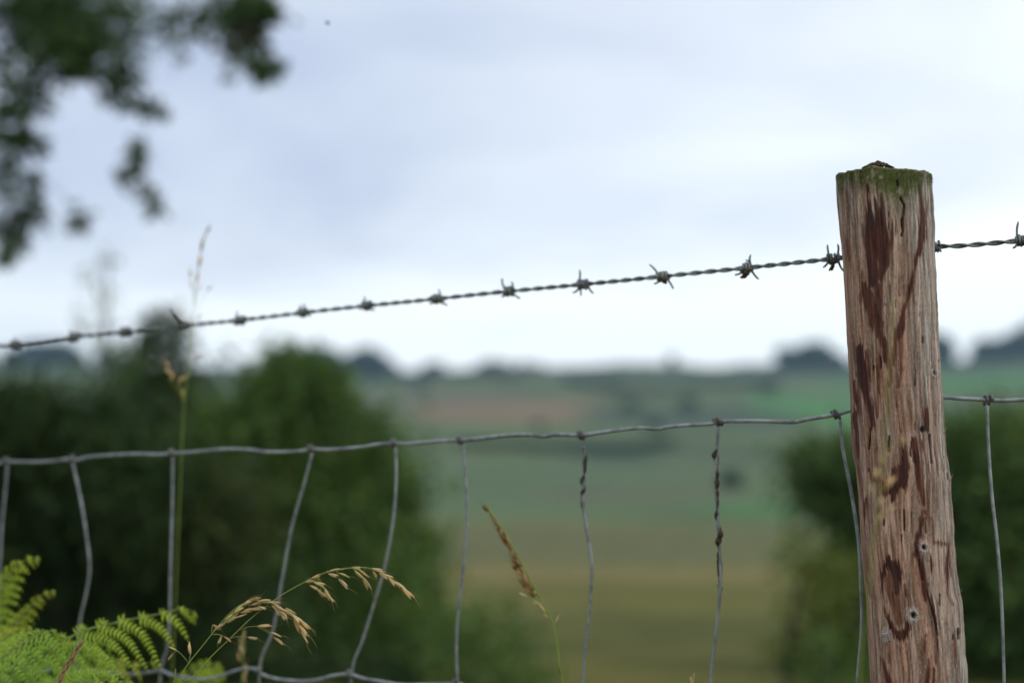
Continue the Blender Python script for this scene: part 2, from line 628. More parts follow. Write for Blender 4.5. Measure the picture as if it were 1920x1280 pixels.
# the tree that reaches in from the upper left
def overhanging_tree():
    base = np.array([-5.2, 8.4, float(g_height(-5.2, 8.4))])
    root = empty('oak_tree', base, 'dark leafy tree hanging into the upper left corner', 'tree')
    tr = smooth_path([base - [0, 0, .2], base + [.1, -.1, 1.6], base + [-.1, -.1, 3.2], base + [.15, -.2, 4.8], base + [.1, -.3, 6.4]], 30)
    bag = Bag()
    bag.tube(tr, np.interp(np.linspace(0, 1, 30), [0, .1, 1], [.30, .22, .07]), 12)
    obj('trunk', bag.mesh('oak_trunk', M_BARK), root)
    # leaf clusters: px, py, radius px, weight
    cl = [(40, 20, 55, 1.2), (110, 30, 55, 1.3), (110, 95, 45, 1.3), (165, 60, 40, 1.0), (150, 120, 35, 1.1), (20, 100, 40, .8), (60, 140, 35, .6),
          (220, 30, 40, .45), (250, 85, 35, .35), (205, 110, 30, .6), (300, 30, 35, .4), (330, 75, 30, .4), (365, 30, 35, .5), (400, 55, 30, .45),
          (430, 20, 40, 1.1), (475, 20, 40, 1.5), (455, 60, 35, .9), (500, 15, 25, 1.4), (490, 90, 18, .8), (508, 125, 17, 1.8), (495, 140, 18, 1.4), (470, 110, 20, .6), (440, 100, 25, .4), (430, 140, 14, .4),
          (240, 140, 25, .9), (215, 160, 22, .7), (240, 190, 17, .9), (270, 200, 15, 1.5), (298, 206, 12, 1.3), (205, 180, 20, .5),
          (70, 185, 25, 1.0), (30, 195, 30, .9), (10, 240, 35, 1.0), (45, 265, 24, 1.4), (75, 275, 15, 1.2), (15, 290, 25, .8),
          (15, 340, 35, .55), (50, 370, 35, .6), (70, 410, 22, .7), (20, 420, 35, .7), (8, 480, 18, 1.0), (30, 455, 22, .7),
          (258, 284, 19, 1.3), (245, 318, 20, 1.0), (232, 335, 13, .7), (268, 355, 17, .6), (288, 385, 17, .9), (148, 412, 20, 1.1), (60, 330, 22, .4)]
    cs = [(at(x, y, 7.2 + rng.uniform(-.5, .5)), r / F * 7.2, k) for x, y, r, k in cl]
    # the crown goes on above and to the left of the frame
    for _ in range(70):
        p = np.array([rng.uniform(-6.8, -2.6), rng.uniform(6.2, 10.2), rng.uniform(3.3, 6.8)])
        if p[2] > 3.6 or p[0] < -3.4:
            cs.append((p, rng.uniform(.25, .5), .5))
    limbs = Bag()
    tips = []
    for tgt, s in (((60, 60), .42), ((470, 40), .5), ((20, 260), .36), ((240, 150), .40), ((30, 420), .30)):
        a = tr[int(s * 29)]
        b = at(tgt[0], tgt[1], 7.2)
        m1 = a * .65 + b * .35 + np.array([0, 0, .45])
        m2 = a * .3 + b * .7 + np.array([0, 0, .35])
        pth = smooth_path([a, m1, m2, b], 24)
        limbs.tube(pth, np.linspace(.055, .006, 24), 7)
        tips.append(pth)
    for k in range(9):
        a = tr[int(rng.uniform(.5, 1) * 29)]
        b = np.array([rng.uniform(-6.6, -3.2), rng.uniform(6.5, 10), rng.uniform(4, 6.6)])
        pth = smooth_path([a, (a + b) / 2 + [0, 0, .3], b], 16)
        limbs.tube(pth, np.linspace(.06, .01, 16), 7)
        tips.append(pth)
    for (a_, b_, c_) in (((285, 205), (275, 245), (250, 300)), ((60, 330), (110, 360), (150, 405))):
        pth = smooth_path([at(*a_, 7.2), at(*b_, 7.2), at(*c_, 7.2)], 12)
        limbs.tube(pth, np.linspace(.004, .002, 12), 5)
        tips.append(pth)
    allp = np.vstack(tips)
    bag = Bag()
    for c, r, k in cs:
        j = np.argmin(np.linalg.norm(allp - c, axis=1))
        a = allp[j]
        limbs.tube(smooth_path([a, (a + c) / 2 + rng.normal(size=3) * .03, c], 6), np.linspace(.007, .003, 6), 5)
        sz = .05
        n = int(k * 4 * math.pi * r * r / (sz * sz * .3) * 1.3) + 4
        P, u = lobe_points(c, r * 1.1, n, 1.0, .4)
        m_ = rng.random(n) < .2
        P[m_] = c + (P[m_] - c) * rng.uniform(1.1, 1.8, m_.sum())[:, None]
        V, T, C = leaves(P, sz, .6, out=u, tint=(.5, 1.5), warm=.2)
        bag.add(V, None, T, C)
    obj('branch', limbs.mesh('oak_branch', M_BARK), root)
    obj('crown', bag.mesh('oak_crown', M_TREE, False), root)


overhanging_tree()


# far trees and hedges on the opposite hill
def crown_mesh(k, narrow=1.0):
    bag = Bag()
    for i in range(11):
        c = np.array([rng.uniform(-.30, .30) * narrow, rng.uniform(-.30, .30) * narrow, rng.uniform(.14, .80)])
        P, u = lobe_points(c, rng.uniform(.17, .26), 150, .95)
        V, T, C = leaves(P, .12, .9, out=u, tint=(.6, 1.4))
        bag.add(V, None, T, C)
    return bag.mesh('far_crown_%d' % k, M_FARLEAF, False)


CROWNS = [crown_mesh(k, n) for k, n in ((0, 1.0), (1, 1.25), (2, .8))]
tb = Bag()
tb.tube(smooth_path([[0, 0, -.05], [.01, 0, .2], [-.01, .01, .55]], 8), np.linspace(.035, .012, 8), 7)
TRUNK = tb.mesh('far_trunk', M_BARK)


def far_tree(px, depth_y, h, wf, label, group, name='far_tree'):
    X = (px - 960) / F * depth_y
    z = float(g_height(X, depth_y))
    r = empty(name, (X, depth_y, z - .1), label, 'tree', group)
    r.scale = (h * wf, h * wf, h)
    r.rotation_euler.z = rng.uniform(0, 6.28)
    for nm, me in (('crown', CROWNS[rng.integers(3)]), ('trunk', TRUNK)):
        o = bpy.data.objects.new(nm, me)
        COL.objects.link(o)
        o.parent = r
    return r


NTH = ['first', 'second', 'third', 'fourth', 'fifth', 'sixth', 'seventh', 'eighth', 'ninth', 'tenth']
for nth, (px, h) in zip(NTH, ((1452, 4), (1468, 8), (1485, 12), (1506, 11), (1524, 14), (1543, 12), (1560, 9), (1580, 5))):
    far_tree(px, 640 + rng.uniform(-6, 6), h, 1.1, nth + ' tree from the left in the dark skyline clump left of the post', 'skyline clump left of the post')
for nth, (px, h) in zip(NTH, ((1752, 15), (1768, 11), (1780, 6), (1838, 9), (1856, 11), (1874, 9), (1900, 12), (1925, 16), (1950, 17))):
    far_tree(px, 640 + rng.uniform(-6, 6), h, 1.2, nth + ' far skyline tree counting rightwards from the post', 'skyline trees right of the post')
for nth, (px, h) in zip(NTH, ((600, 14), (622, 12), (640, 9), (672, 12), (690, 13), (708, 10), (730, 6))):
    far_tree(px, 640 + rng.uniform(-6, 6), h, 1.2, nth + ' far skyline tree counting right from the top of the large bush', 'skyline trees beyond the large bush')
for nth, (px, h) in zip(NTH, ((20, 9), (60, 12), (85, 13), (110, 12), (140, 9), (200, 9), (240, 8))):
    far_tree(px, 640 + rng.uniform(-6, 6), h, 1.2, nth + ' far skyline tree from the left edge, above the thicket', 'skyline trees above the thicket')
for nth, (px, h) in zip(NTH, ((800, 4), (820, 5), (905, 4), (925, 5), (950, 4), (985, 4), (1010, 3))):
    far_tree(px, 640 + rng.uniform(-5, 5), h, 1.5, nth + ' from the left of the low trees on the middle skyline', 'low trees along the skyline')
far_tree(1258, 640, 7, .7, 'lone far tree standing alone on the middle skyline', None)


def hedge(points, label, w=2.2, h=2.4, name='hedge'):
    P = [on_ground(x, y) for x, y in points]
    P = smooth_path(P, 60)
    P[:, 2] = g_height(P[:, 0], P[:, 1])
    L = np.linalg.norm(np.diff(P, axis=0), axis=1).sum()
    n = int(L * 55)
    k = rng.integers(0, 59, n)
    t = rng.random(n)[:, None]
    Q = P[k] * (1 - t) + P[k + 1] * t
    hh = h * (.7 + .6 * fbm(Q[:, 0] / 5, Q[:, 1] / 5, 8))
    Q = Q + np.stack([rng.normal(size=n) * w * .35, rng.normal(size=n) * w * .35, rng.random(n) ** .7 * hh], 1)
    V, T, C = leaves(Q, .55, .8)
    me = mesh_np('hedge', V, T, M_FARLEAF, False, {'tint': C})
    o = obj(name, me)
    tag(o, label, 'hedge')


hedge([(1060, 715), (1180, 735), (1300, 728), (1440, 722)], 'long dark hedge just below the middle of the skyline', 1.6, 2.0)
hedge([(860, 838), (1000, 845), (1150, 850), (1260, 835)], 'hedge across the hillside just under the top netting wire', 1.4, 1.4)
hedge([(640, 700), (740, 712), (860, 706), (980, 708)], 'hedge along the far ridge beyond the brown field', 1.6, 2.2)


for nth, (px, py, h) in zip(NTH, ((790, 730, 2.6), (1010, 805, 1.5), (1150, 735, 2.8), (1180, 770, 2.2), (1230, 805, 1.8), (1290, 768, 2.6), (1370, 912, 1.8), (1440, 735, 3.0))):
    g_ = on_ground(px, py)
    far_tree(960 + g_[0] / g_[1] * F, g_[1], h * 1.25, 1.5, nth + ' from the left of the small blurred trees on the far hillside', 'small trees on the far hillside')

tx = np.linspace(-330, 330, 26000)                       # low wood along the crest of the far hill
tx = tx + rng.normal(size=len(tx)) * 2
th_ = 6.5 * np.clip(fbm(tx / 22, tx * 0 + 4, 66) - .22, 0, 1)
ty = 640 + rng.normal(size=len(tx)) * 4
tp = np.stack([tx, ty, g_height(tx, ty) + rng.random(len(tx)) * th_], 1)
V_, T_, C_ = leaves(tp, 1.0, .9)
tag(obj('far_wood', mesh_np('far_wood', V_, T_, M_FARLEAF, False, {'tint': C_})), 'low dark wood running along the crest of the far hill', 'wood', kind='stuff')

# ------------------------------------------------------------------ wooden fence post
EDGE = [(300, 1568, 1743), (325, 1570, 1744), (370, 1572.5, 1746.5), (430, 1578, 1748), (500, 1584.5, 1751), (600, 1590, 1754), (700, 1596, 1759.5),
        (800, 1601, 1767), (850, 1604, 1771), (900, 1609, 1776.5), (950, 1612, 1781), (1000, 1615.5, 1784.5), (1060, 1619, 1790), (1110, 1624, 1797), (1130, 1627, 1800), (1200, 1631, 1805),
        (1270, 1634.5, 1808.5), (1400, 1641, 1816), (1700, 1660, 1838), (2700, 1722, 1905)]
ED = np.array(EDGE, float)
POST_D = 1.538


def R1(ox, oy, pts):
    return [(ox + x / 4.925, oy + y / 4.925, w / 4.925) for x, y, w in pts]


A1, A2, A3, A4 = (1550, 300), (1570, 540), (1580, 780), (1590, 1020)
# dark red-brown patches of inner bark left on the wood: polylines x, y, half width (px of the photograph)
BAST = [
    (1.0, R1(*A1, [(385, 260, 8), (395, 400, 18), (410, 600, 40), (415, 760, 52), (420, 900, 45), (430, 1100, 40)])),
    (1.0, R1(*A1, [(450, 380, 14), (465, 500, 20), (500, 640, 50), (520, 800, 55), (525, 950, 40), (505, 1080, 25)])),
    (1.0, R1(*A1, [(515, 320, 10), (510, 450, 32), (505, 600, 40), (510, 760, 55)])),
    (.85, R1(*A1, [(610, 560, 5), (600, 680, 14), (580, 800, 25), (560, 950, 20)])),
    (.6, R1(*A1, [(625, 500, 12), (635, 600, 14), (630, 700, 10)])),
    (.8, R1(*A1, [(710, 420, 8), (700, 520, 10), (690, 640, 14)])),
    (.95, R1(*A1, [(858, 240, 6), (875, 340, 10), (885, 480, 18), (888, 600, 18), (880, 700, 26), (860, 780, 24), (830, 880, 18), (812, 1000, 12), (785, 1120, 20), (745, 1240, 12)])),
    (.45, R1(*A1, [(330, 1050, 10), (330, 1280, 30)])),
    (.5, R1(*A1, [(200, 640, 6), (195, 740, 14), (205, 900, 16)])),
    (.6, R1(*A1, [(930, 380, 8), (920, 520, 14), (910, 600, 8)])),
    (.8, R1(*A2, [(260, 0, 30), (300, 120, 50), (340, 260, 45), (380, 400, 30), (430, 520, 28), (450, 640, 20)])),
    (.7, R1(*A2, [(380, 0, 35), (390, 150, 38), (400, 300, 22), (420, 420, 14)])),
    (.95, R1(*A2, [(675, -10, 18), (640, 130, 14), (610, 260, 12), (590, 340, 26), (545, 450, 26), (525, 560, 22), (520, 700, 14)])),
    (.8, R1(*A2, [(560, 440, 6), (580, 600, 10), (585, 760, 10), (570, 890, 8)])),
    (1.1, R1(*A2, [(215, 560, 22), (235, 700, 40), (245, 860, 42), (270, 980, 24), (310, 1120, 18), (330, 1260, 14)])),
    (.75, R1(*A2, [(270, 590, 16), (290, 760, 14), (300, 850, 10)])),
    (.75, R1(*A2, [(400, 620, 12), (375, 760, 18), (380, 900, 16), (375, 1060, 12), (380, 1180, 8)])),
    (1.0, R1(*A2, [(155, 880, 14), (170, 1000, 22), (175, 1140, 24), (175, 1280, 20)])),
    (.7, R1(*A2, [(460, 650, 10), (500, 760, 12), (495, 880, 10)])),
    (.5, R1(*A2, [(540, 900, 8), (545, 1080, 10)])),
    (.95, R1(*A2, [(805, 1130, 12), (815, 1200, 18), (820, 1280, 14)])),
    (1.0, R1(*A3, [(118, 0, 26), (130, 120, 16), (140, 260, 14), (145, 380, 8)])),
    (.8, R1(*A3, [(275, 0, 18), (295, 100, 8)])),
    (1.1, R1(*A3, [(575, 340, 14), (560, 450, 40), (520, 560, 60), (470, 650, 50), (470, 740, 26)])),
    (.7, R1(*A3, [(365, 600, 14), (385, 690, 26), (440, 700, 14)])),
    (.5, R1(*A3, [(270, 540, 20), (320, 580, 20)])),
    (1.0, R1(*A3, [(665, 230, 16), (680, 380, 24), (700, 540, 26), (725, 680, 20), (740, 800, 12)])),
    (.6, R1(*A3, [(740, 250, 10), (770, 420, 10), (830, 620, 12), (840, 800, 8)])),
    (.9, R1(*A3, [(215, 760, 12), (205, 880, 12), (200, 1000, 5)])),
    (1.0, R1(*A3, [(722, 960, 24), (715, 1050, 18), (690, 1140, 14), (690, 1260, 18)])),
    (.6, R1(*A3, [(760, 880, 8), (840, 960, 10), (845, 1160, 8), (970, 1180, 8), (975, 1280, 8)])),
    (.5, R1(*A3, [(150, 420, 14), (180, 700, 10), (205, 1100, 10), (215, 1280, 8)])),
    (.95, R1(*A4, [(640, 0, 22), (660, 120, 18), (690, 260, 24), (710, 380, 30), (720, 500, 18)])),
    (.8, R1(*A4, [(740, 470, 12), (780, 600, 12), (810, 740, 10), (825, 900, 12), (820, 1080, 10)])),
    (1.1, R1(*A4, [(375, 140, 24), (420, 200, 40), (450, 280, 38), (450, 400, 26)])),
    (1.0, R1(*A4, [(350, 180, 18), (322, 270, 16), (318, 420, 10), (335, 560, 9), (370, 680, 12), (420, 780, 20), (470, 840, 26), (520, 830, 26), (550, 760, 18), (540, 680, 12)])),
    (.55, R1(*A4, [(390, 200, 26), (400, 400, 40), (450, 560, 40), (470, 700, 30)])),
    (.5, R1(*A4, [(520, 380, 8), (525, 560, 10)])),
    (.9, R1(*A4, [(765, 110, 10), (772, 190, 18), (765, 260, 10)])),
    (.8, R1(*A4, [(930, 0, 8), (915, 250, 10), (920, 450, 10), (960, 550, 8)])),
    (.8, R1(*A4, [(715, 840, 14), (710, 980, 16)])),
    (1.0, R1(*A4, [(745, 1060, 12), (745, 1160, 20), (735, 1280, 16)])),
    (.8, R1(*A4, [(800, 1160, 10), (790, 1280, 18)])),
    (.9, R1(*A4, [(320, 1060, 12), (350, 1160, 18), (385, 1280, 18)])),
    (.5, R1(*A4, [(375, 920, 10), (385, 1080, 12)])), (.5, R1(*A4, [(505, 1040, 6), (515, 1280, 8)])),
    (.5, R1(*A4, [(160, 0, 10), (175, 300, 10), (195, 640, 8)])),
    (.6, R1(*A4, [(985, 880, 6), (985, 1080, 10), (1000, 1280, 8)])),
]
CRACKS = [
    R1(*A3, [(250, 120, 6), (245, 210, 9), (238, 300, 7)]), R1(*A3, [(432, 190, 5), (425, 260, 9), (428, 325, 9)]),
    R1(*A3, [(568, 870, 4), (570, 960, 7), (568, 1050, 5)]), R1(*A3, [(640, 200, 4), (630, 290, 7), (628, 370, 5)]),
    R1(*A3, [(800, 180, 8), (810, 300, 6), (818, 430, 6)]), R1(*A3, [(768, 940, 4), (772, 1080, 4)]), R1(*A3, [(240, 490, 5), (238, 510, 5)]), R1(*A3, [(378, 960, 6), (376, 1005, 6)]),
    R1(*A3, [(545, 1100, 3), (540, 1160, 3)]), R1(*A3, [(925, 380, 4), (935, 500, 4)]), R1(*A3, [(965, 540, 8), (975, 580, 8)]),
    R1(*A2, [(400, 640, 4), (405, 700, 6), (400, 740, 4)]), R1(*A2, [(340, 720, 4), (336, 760, 4)]), R1(*A2, [(168, 790, 6), (166, 820, 6)]),
    R1(*A2, [(720, 760, 3), (715, 900, 4)]), R1(*A2, [(785, 460, 5), (785, 500, 5)]), R1(*A2, [(890, 770, 8), (900, 800, 6)]),
    R1(*A1, [(690, 360, 10), (715, 420, 6), (710, 520, 5), (690, 560, 8), (700, 660, 6), (690, 700, 8)]), R1(*A1, [(655, 200, 8), (660, 225, 8)]),
    R1(*A1, [(570, 480, 3), (575, 640, 3)]), R1(*A1, [(375, 235, 6), (388, 300, 4)]),
    R1(*A4, [(735, 430, 4), (770, 580, 5), (800, 700, 6), (822, 840, 4)]), R1(*A4, [(850, 470, 4), (848, 560, 5)]), R1(*A4, [(640, 60, 6), (665, 180, 6), (690, 330, 6)]),
    R1(*A4, [(1020, 790, 10), (1022, 860, 12)]), R1(*A4, [(975, 840, 6), (972, 870, 6)]), R1(*A4, [(330, 600, 4), (345, 660, 4), (400, 770, 6)]),
]
# knots: x, y, radius of the pale ring, radius of the dark core
KNOTS = [(A3[0] + 750 / 4.925, A3[1] + 1210 / 4.925, 10, 5.0), (A4[0] + 603 / 4.925, A4[1] + 655 / 4.925, 12, 6.0), (A4[0] + 352 / 4.925, A4[1] + 845 / 4.925, 12, 0),
         (A2[0] + 892 / 4.925, A2[1] + 785 / 4.925, 7, 2.5), (A3[0] + 735 / 4.925, A3[1] + 118 / 4.925, 5, 6.0), (A4[0] + 1022 / 4.925, A4[1] + 830 / 4.925, 4, 5.0)]


def stroke_dist(px, py, pts):
    """signed clearance (half width minus distance) to a polyline with varying width, in px"""
    best = np.full(px.shape, -1e3)
    for (x0, y0, w0), (x1, y1, w1) in zip(pts[:-1], pts[1:]):
        dx_, dy_ = x1 - x0, y1 - y0
        t_ = np.clip(((px - x0) * dx_ + (py - y0) * dy_) / (dx_ * dx_ + dy_ * dy_ + 1e-9), 0, 1)
        d_ = np.hypot(px - x0 - t_ * dx_, (py - y0 - t_ * dy_) * .6)
        best = np.maximum(best, w0 + (w1 - w0) * t_ - d_)
    return best


def build_post():
    rows = np.concatenate([np.linspace(0, 1, 560)])
    y_top, y_vis = 319.0, 1300.0
    yr = np.concatenate([y_top + (y_vis - y_top) * rows, np.linspace(1315, 2560, 50)])
    front = np.linspace(-math.pi * .56, math.pi * .56, 230)
    back = np.linspace(math.pi * .56, math.pi * 1.44, 50)[1:-1]
    ang = np.concatenate([front, back])
    nr, na = len(yr), len(ang)
    Lx = np.interp(yr, ED[:, 0], ED[:, 1])
    Rx = np.interp(yr, ED[:, 0], ED[:, 2])
    wob = (vn(yr / 30, yr * 0 + 3, 2) - .5) * 2.0 + (vn(yr / 9, yr * 0 + 7, 4) - .5) * .8
    V = np.zeros((nr, na, 3))
    for i, y in enumerate(yr):
        a, b = at(Lx[i], y, POST_D), at(Rx[i] + wob[i], y, POST_D)
        c = (a + b) / 2
        hw = np.linalg.norm(b - a) / 2
        # a rounded post with a flatter face: superellipse
        sx = np.sign(np.sin(ang)) * np.abs(np.sin(ang)) ** .80
        sy = np.sign(np.cos(ang)) * np.abs(np.cos(ang)) ** .85
        V[i, :, 0] = c[0] + sx * hw
        V[i, :, 1] = c[1] - sy * hw * .80 + .0
        V[i, :, 2] = at(960, y, POST_D - .038)[2]
    flat = V.reshape(-1, 3)
    nrm = np.stack([np.tile(np.sin(ang), nr), np.tile(-np.cos(ang), nr), np.zeros(nr * na)], 1)
    px, py = project(flat)
    # measured along the surface, grain runs with the lean of the post
    u = np.tile(ang / (math.pi / 2) * 85, nr)           # px round the surface
    yy = np.repeat(yr, na)
    wav = (vn(yy / 140, u / 50, 6) - .5) * 7
    streak = fbm((u + wav) / 2.4, yy / 95, 31, 3)
    streak2 = fbm((u + wav) / 7.0, yy / 160, 37, 3)
    fray = (fbm((u + wav) / 1.7, yy / 75, 41, 3) - .5)
    frontm = (np.abs(np.tile(ang, nr)) < math.pi * .52).astype(float)
    bast = np.zeros(len(flat))
    stain = np.zeros(len(flat))
    for s, pts in BAST:
        pts = [(a_, b_, c_ * 1.15 + .8) for a_, b_, c_ in pts]
        d_ = stroke_dist(px, py, pts) + fray * 12.0
        wmax = max(p_[2] for p_ in pts)
        bast = np.maximum(bast, s * sstep(-2.6, min(3.4, wmax * .8 + .6), d_))
        stain = np.maximum(stain, s * sstep(-13, 3, d_ + fray * 14))
    bast *= (.55 + .75 * streak) * frontm
    bast = np.maximum(bast, stain * sstep(.42, .62, streak) * .33 * frontm)
    fadeR = sstep(.0, .75, 1 - np.abs(np.tile(ang, nr)) / (math.pi * .5))
    # other streaks of bast on the sides and back, where the picture shows none
    side = sstep(math.pi * .50, math.pi * .6, np.abs(np.where(np.tile(ang, nr) > math.pi, np.tile(ang, nr) - 2 * math.pi, np.tile(ang, nr))))
    bast = np.maximum(bast, side * sstep(.55, .75, streak2) * .8)
    crack = np.zeros(len(flat))
    for pts in CRACKS:
        pts = [(a_, b_, c_ * 1.15) for a_, b_, c_ in pts]
        crack = np.maximum(crack, sstep(-.8, .9, stroke_dist(px, py, pts) + fray * 1.2) * frontm)
    # hairline checks everywhere along the grain
    hair = sstep(.74, .84, fbm((u + wav * 1.3) / 1.5, yy / 42, 53, 2)) * sstep(.45, .7, vn(u / 18, yy / 45, 59))
    crack = np.maximum(crack, hair * .55)
    ring = np.zeros(len(flat))
    core = np.zeros(len(flat))
    for kx, ky, r1, r2 in KNOTS:
        dd = np.hypot(px - kx, (py - ky) * .85) + (vn(px / 3, py / 3, 61) - .5) * 3
        ring = np.maximum(ring, sstep(r1 * 1.35, r1 * .7, dd) * frontm)
        if r2:
            core = np.maximum(core, sstep(r2 * 1.1, r2 * .6, dd) * frontm)
    moss = sstep(62, 10, (yy - 318) + (fbm(u / 10, yy / 60, 71) - .5) * 95 - 26 * np.exp(-((px - 1685) / 26) ** 2) + 10)
    moss *= sstep(.1, .45, fbm(u / 5, yy / 9, 73))
    moss = np.maximum(moss, .55 * sstep(110, 50, yy - 318 + 12 * (streak - .5)) * np.exp(-((px - 1682) / 20) ** 2))
    grey = np.clip(.06 + .72 * sstep(1680, 1755, px - (yy - 600) * .065) + .35 * sstep(560, 380, yy) + (streak2 - .5) * 1.2, 0, 1)
    # relief
    h = (streak - .5) * .0011 + (streak2 - .5) * .0022 + bast * .0009 - crack * .0030 + ring * .0009 - core * .0032
    h += (fbm(u / 30, yy / 120, 83) - .5) * .004
    flat = flat + nrm * h[:, None]
    # ragged sawn top
    top_off = (fbm(u / 8, yy * 0 + 2, 91) - .5) * .0045 + .0024 * np.exp(-((px - 1640) / 22) ** 2) - .0012 * sstep(1660, 1740, px)
    k = sstep(340, 319, yy)
    flat[:, 2] += top_off * k
    V = flat.reshape(nr, na, 3)
    # soften the top arris and close the end
    cen = V[0].mean(0)
    capV, capF = [], []
    i = np.arange(nr - 1)[:, None] * na
    j = np.arange(na)[None, :]
    q = np.stack([i + j, i + na + j, i + na + (j + 1) % na, i + (j + 1) % na], -1).reshape(-1, 4)
    start = nr * na
    prev = np.arange(na)
    rings = []
    for s_, dz_ in ((.985, .0012), (.94, .0016), (.7, .0018), (.35, .002), (.05, .002)):
        rr = cen + (V[0] - cen) * s_
        rr[:, 2] = V[0, :, 2] * min(1, s_ + .3) + cen[2] * (1 - min(1, s_ + .3)) + dz_ + (vn(rr[:, 0] * 160, rr[:, 1] * 160, 95) - .5) * .002
        idx = start + np.arange(na)
        q = np.vstack([q, np.stack([prev, np.roll(prev, -1), np.roll(idx, -1), idx], 1)])
        rings.append(rr)
        start += na
        prev = idx
    extra = np.vstack(rings)
    ne = len(extra)
    VV = np.vstack([flat, extra])
    m1 = np.stack([np.concatenate([bast, np.zeros(ne)]), np.concatenate([moss, np.full(ne, .8)]), np.concatenate([np.maximum(crack, core), np.zeros(ne)])], 1)
    m2 = np.stack([np.concatenate([grey, np.full(ne, .6)]), np.concatenate([ring, np.zeros(ne)]), np.concatenate([streak, np.full(ne, .5)])], 1)

    m, t, out = new_mat('weathered_post_wood')
    s1 = t.n('ShaderNodeSeparateColor')
    t.l(attr(t, 'mask_a').outputs['Color'], s1.inputs[0])
    s2 = t.n('ShaderNodeSeparateColor')
    t.l(attr(t, 'mask_b').outputs['Color'], s2.inputs[0])
    co = t.n('ShaderNodeTexCoord').outputs['Object']
    mp = t.n('ShaderNodeMapping')
    mp.inputs['Scale'].default_value = (1, 1, .035)
    mp.inputs['Rotation'].default_value = (0, R(3.7), 0)
    t.l(co, mp.inputs[0])
    g1 = t.noise(mp.outputs[0], 900, 4, .65)
    g2 = t.noise(mp.outputs[0], 260, 4, .6, .4)
    mp2 = t.n('ShaderNodeMapping')
    mp2.inputs['Scale'].default_value = (1, 1, .3)
    t.l(co, mp2.inputs[0])
    sp = t.noise(mp2.outputs[0], 900, 3, .7)
    big = t.noise(co, 16, 3, .6)
    wood = t.mix(t.rng(g2, .3, .7), (.235, .128, .088), (.44, .29, .212))
    wood = t.mix(t.rng(big, .35, .7, 0, .6), wood, (.29, .132, .078))
    greyc = t.mix(t.rng(g2, .3, .7), (.19, .165, .145), (.40, .365, .33))
    c = t.mix(s2.outputs[0], wood, greyc)
    c = t.mix(1.0, c, t.mix(t.rng(s2.outputs[2], .25, .75, 0, 1, False), (.48, .42, .39), (1.48, 1.48, 1.48)), 'MULTIPLY')
    c = t.mix(t.rng(g1, .50, .72, 0, .7), c, (.085, .045, .034))
    c = t.mix(t.rng(sp, .54, .72, 0, .6), c, (.50, .42, .34))
    c = t.mix(t.rng(sp, .46, .30, 0, .5), c, (.09, .05, .036))
    bastc = t.mix(t.rng(g2, .3, .7), (.026, .008, .006), (.100, .026, .016))
    fib = t.math('ADD', s1.outputs[0], t.math('MULTIPLY', t.math('SUBTRACT', g1, .5), .9))
    fib = t.math('MULTIPLY', fib, t.rng(s1.outputs[0], .02, .2))
    c = t.mix(t.rng(fib, .08, .55, 0, .85), c, (.145, .050, .030))
    c = t.mix(t.rng(fib, .38, .85, 0, .97), c, bastc)
    c = t.mix(t.rng(s1.outputs[0], .90, 1.12, 0, .8), c, (.022, .014, .015))
    c = t.mix(t.math('MULTIPLY', s2.outputs[1], .8), c, t.mix(t.rng(sp, .35, .65), (.20, .155, .14), (.46, .41, .38)))
    mossc = t.mix(t.rng(sp, .35, .7), (.026, .042, .008), (.090, .118, .016))
    c = t.mix(t.math('MULTIPLY', s1.outputs[1], .93), c, mossc)
    c = t.mix(s1.outputs[2], c, (.018, .013, .011))
    p = t.n('ShaderNodeBsdfPrincipled')
    t.l(c, p.inputs['Base Color'])
    t.l(t.rng(s1.outputs[0], .2, .9, .78, .55), p.inputs['Roughness'])
    p.inputs['Specular IOR Level'].default_value = .25
    bp = t.n('ShaderNodeBump')
    bp.inputs['Strength'].default_value = 1.0
    bp.inputs['Distance'].default_value = .0012
    t.l(t.math('ADD', g1, t.math('MULTIPLY', sp, .6)), bp.inputs['Height'])
    t.l(bp.outputs[0], p.inputs['Normal'])
    t.l(p.outputs[0], out.inputs[0])

    foot = at((Lx[-1] + Rx[-1]) / 2, yr[-1], POST_D)
    root = empty('fence_post', (foot[0], foot[1], 0), 'weathered reddish brown wooden fence post with mossy top', 'post')
    obj('timber', mesh_np('post_timber', VV, q, m, True, {'mask_a': m1, 'mask_b': m2}), root)
    # moss fringe: short tufts on the top edge and upper face
    wgt = np.concatenate([moss * sstep(1.35, 1.0, np.abs(np.tile(ang, nr))) * sstep(370, 330, yy), np.full(ne, .03)])
    idx = rng.choice(len(VV), 800, p=wgt / wgt.sum())
    nn = np.vstack([nrm, np.tile([0, 0, 1.0], (ne, 1))])[idx]
    P = VV[idx] + rng.normal(size=(len(idx), 3)) * .0006
    V_, T_, C_ = leaves(P, .0015, .4, up=.2, out=nn * 2, warm=.25, tint=(.35, 1.5))
    mo = obj('moss', mesh_np('post_moss', V_, T_, M_MOSS, False, {'tint': C_}), root)
    mo['kind'] = 'stuff'
    # raised knots
    for kx, ky, r1, r2 in KNOTS[:3]:
        dst = np.hypot(px - kx, py - ky) + np.where(frontm > 0, 0, 1e4)
        kk = int(np.argmin(dst))
        n_ = nrm[kk]
        sx_ = np.cross([0, 0, 1.0], n_)
        sx_ /= np.linalg.norm(sx_)
        rr = r1 * .62 / F * POST_D
        ri = r2 * .75 / F * POST_D
        P = []
        for a_ in np.linspace(0, 2 * math.pi, 26):
            P.append(VV[kk] + n_ * (.0012 + .0006 * math.sin(3 * a_)) + (sx_ * math.cos(a_) + np.array([0, 0, 1.15]) * math.sin(a_)) * (rr + .0004 * math.sin(2 * a_ + kx)))
        b_ = Bag()
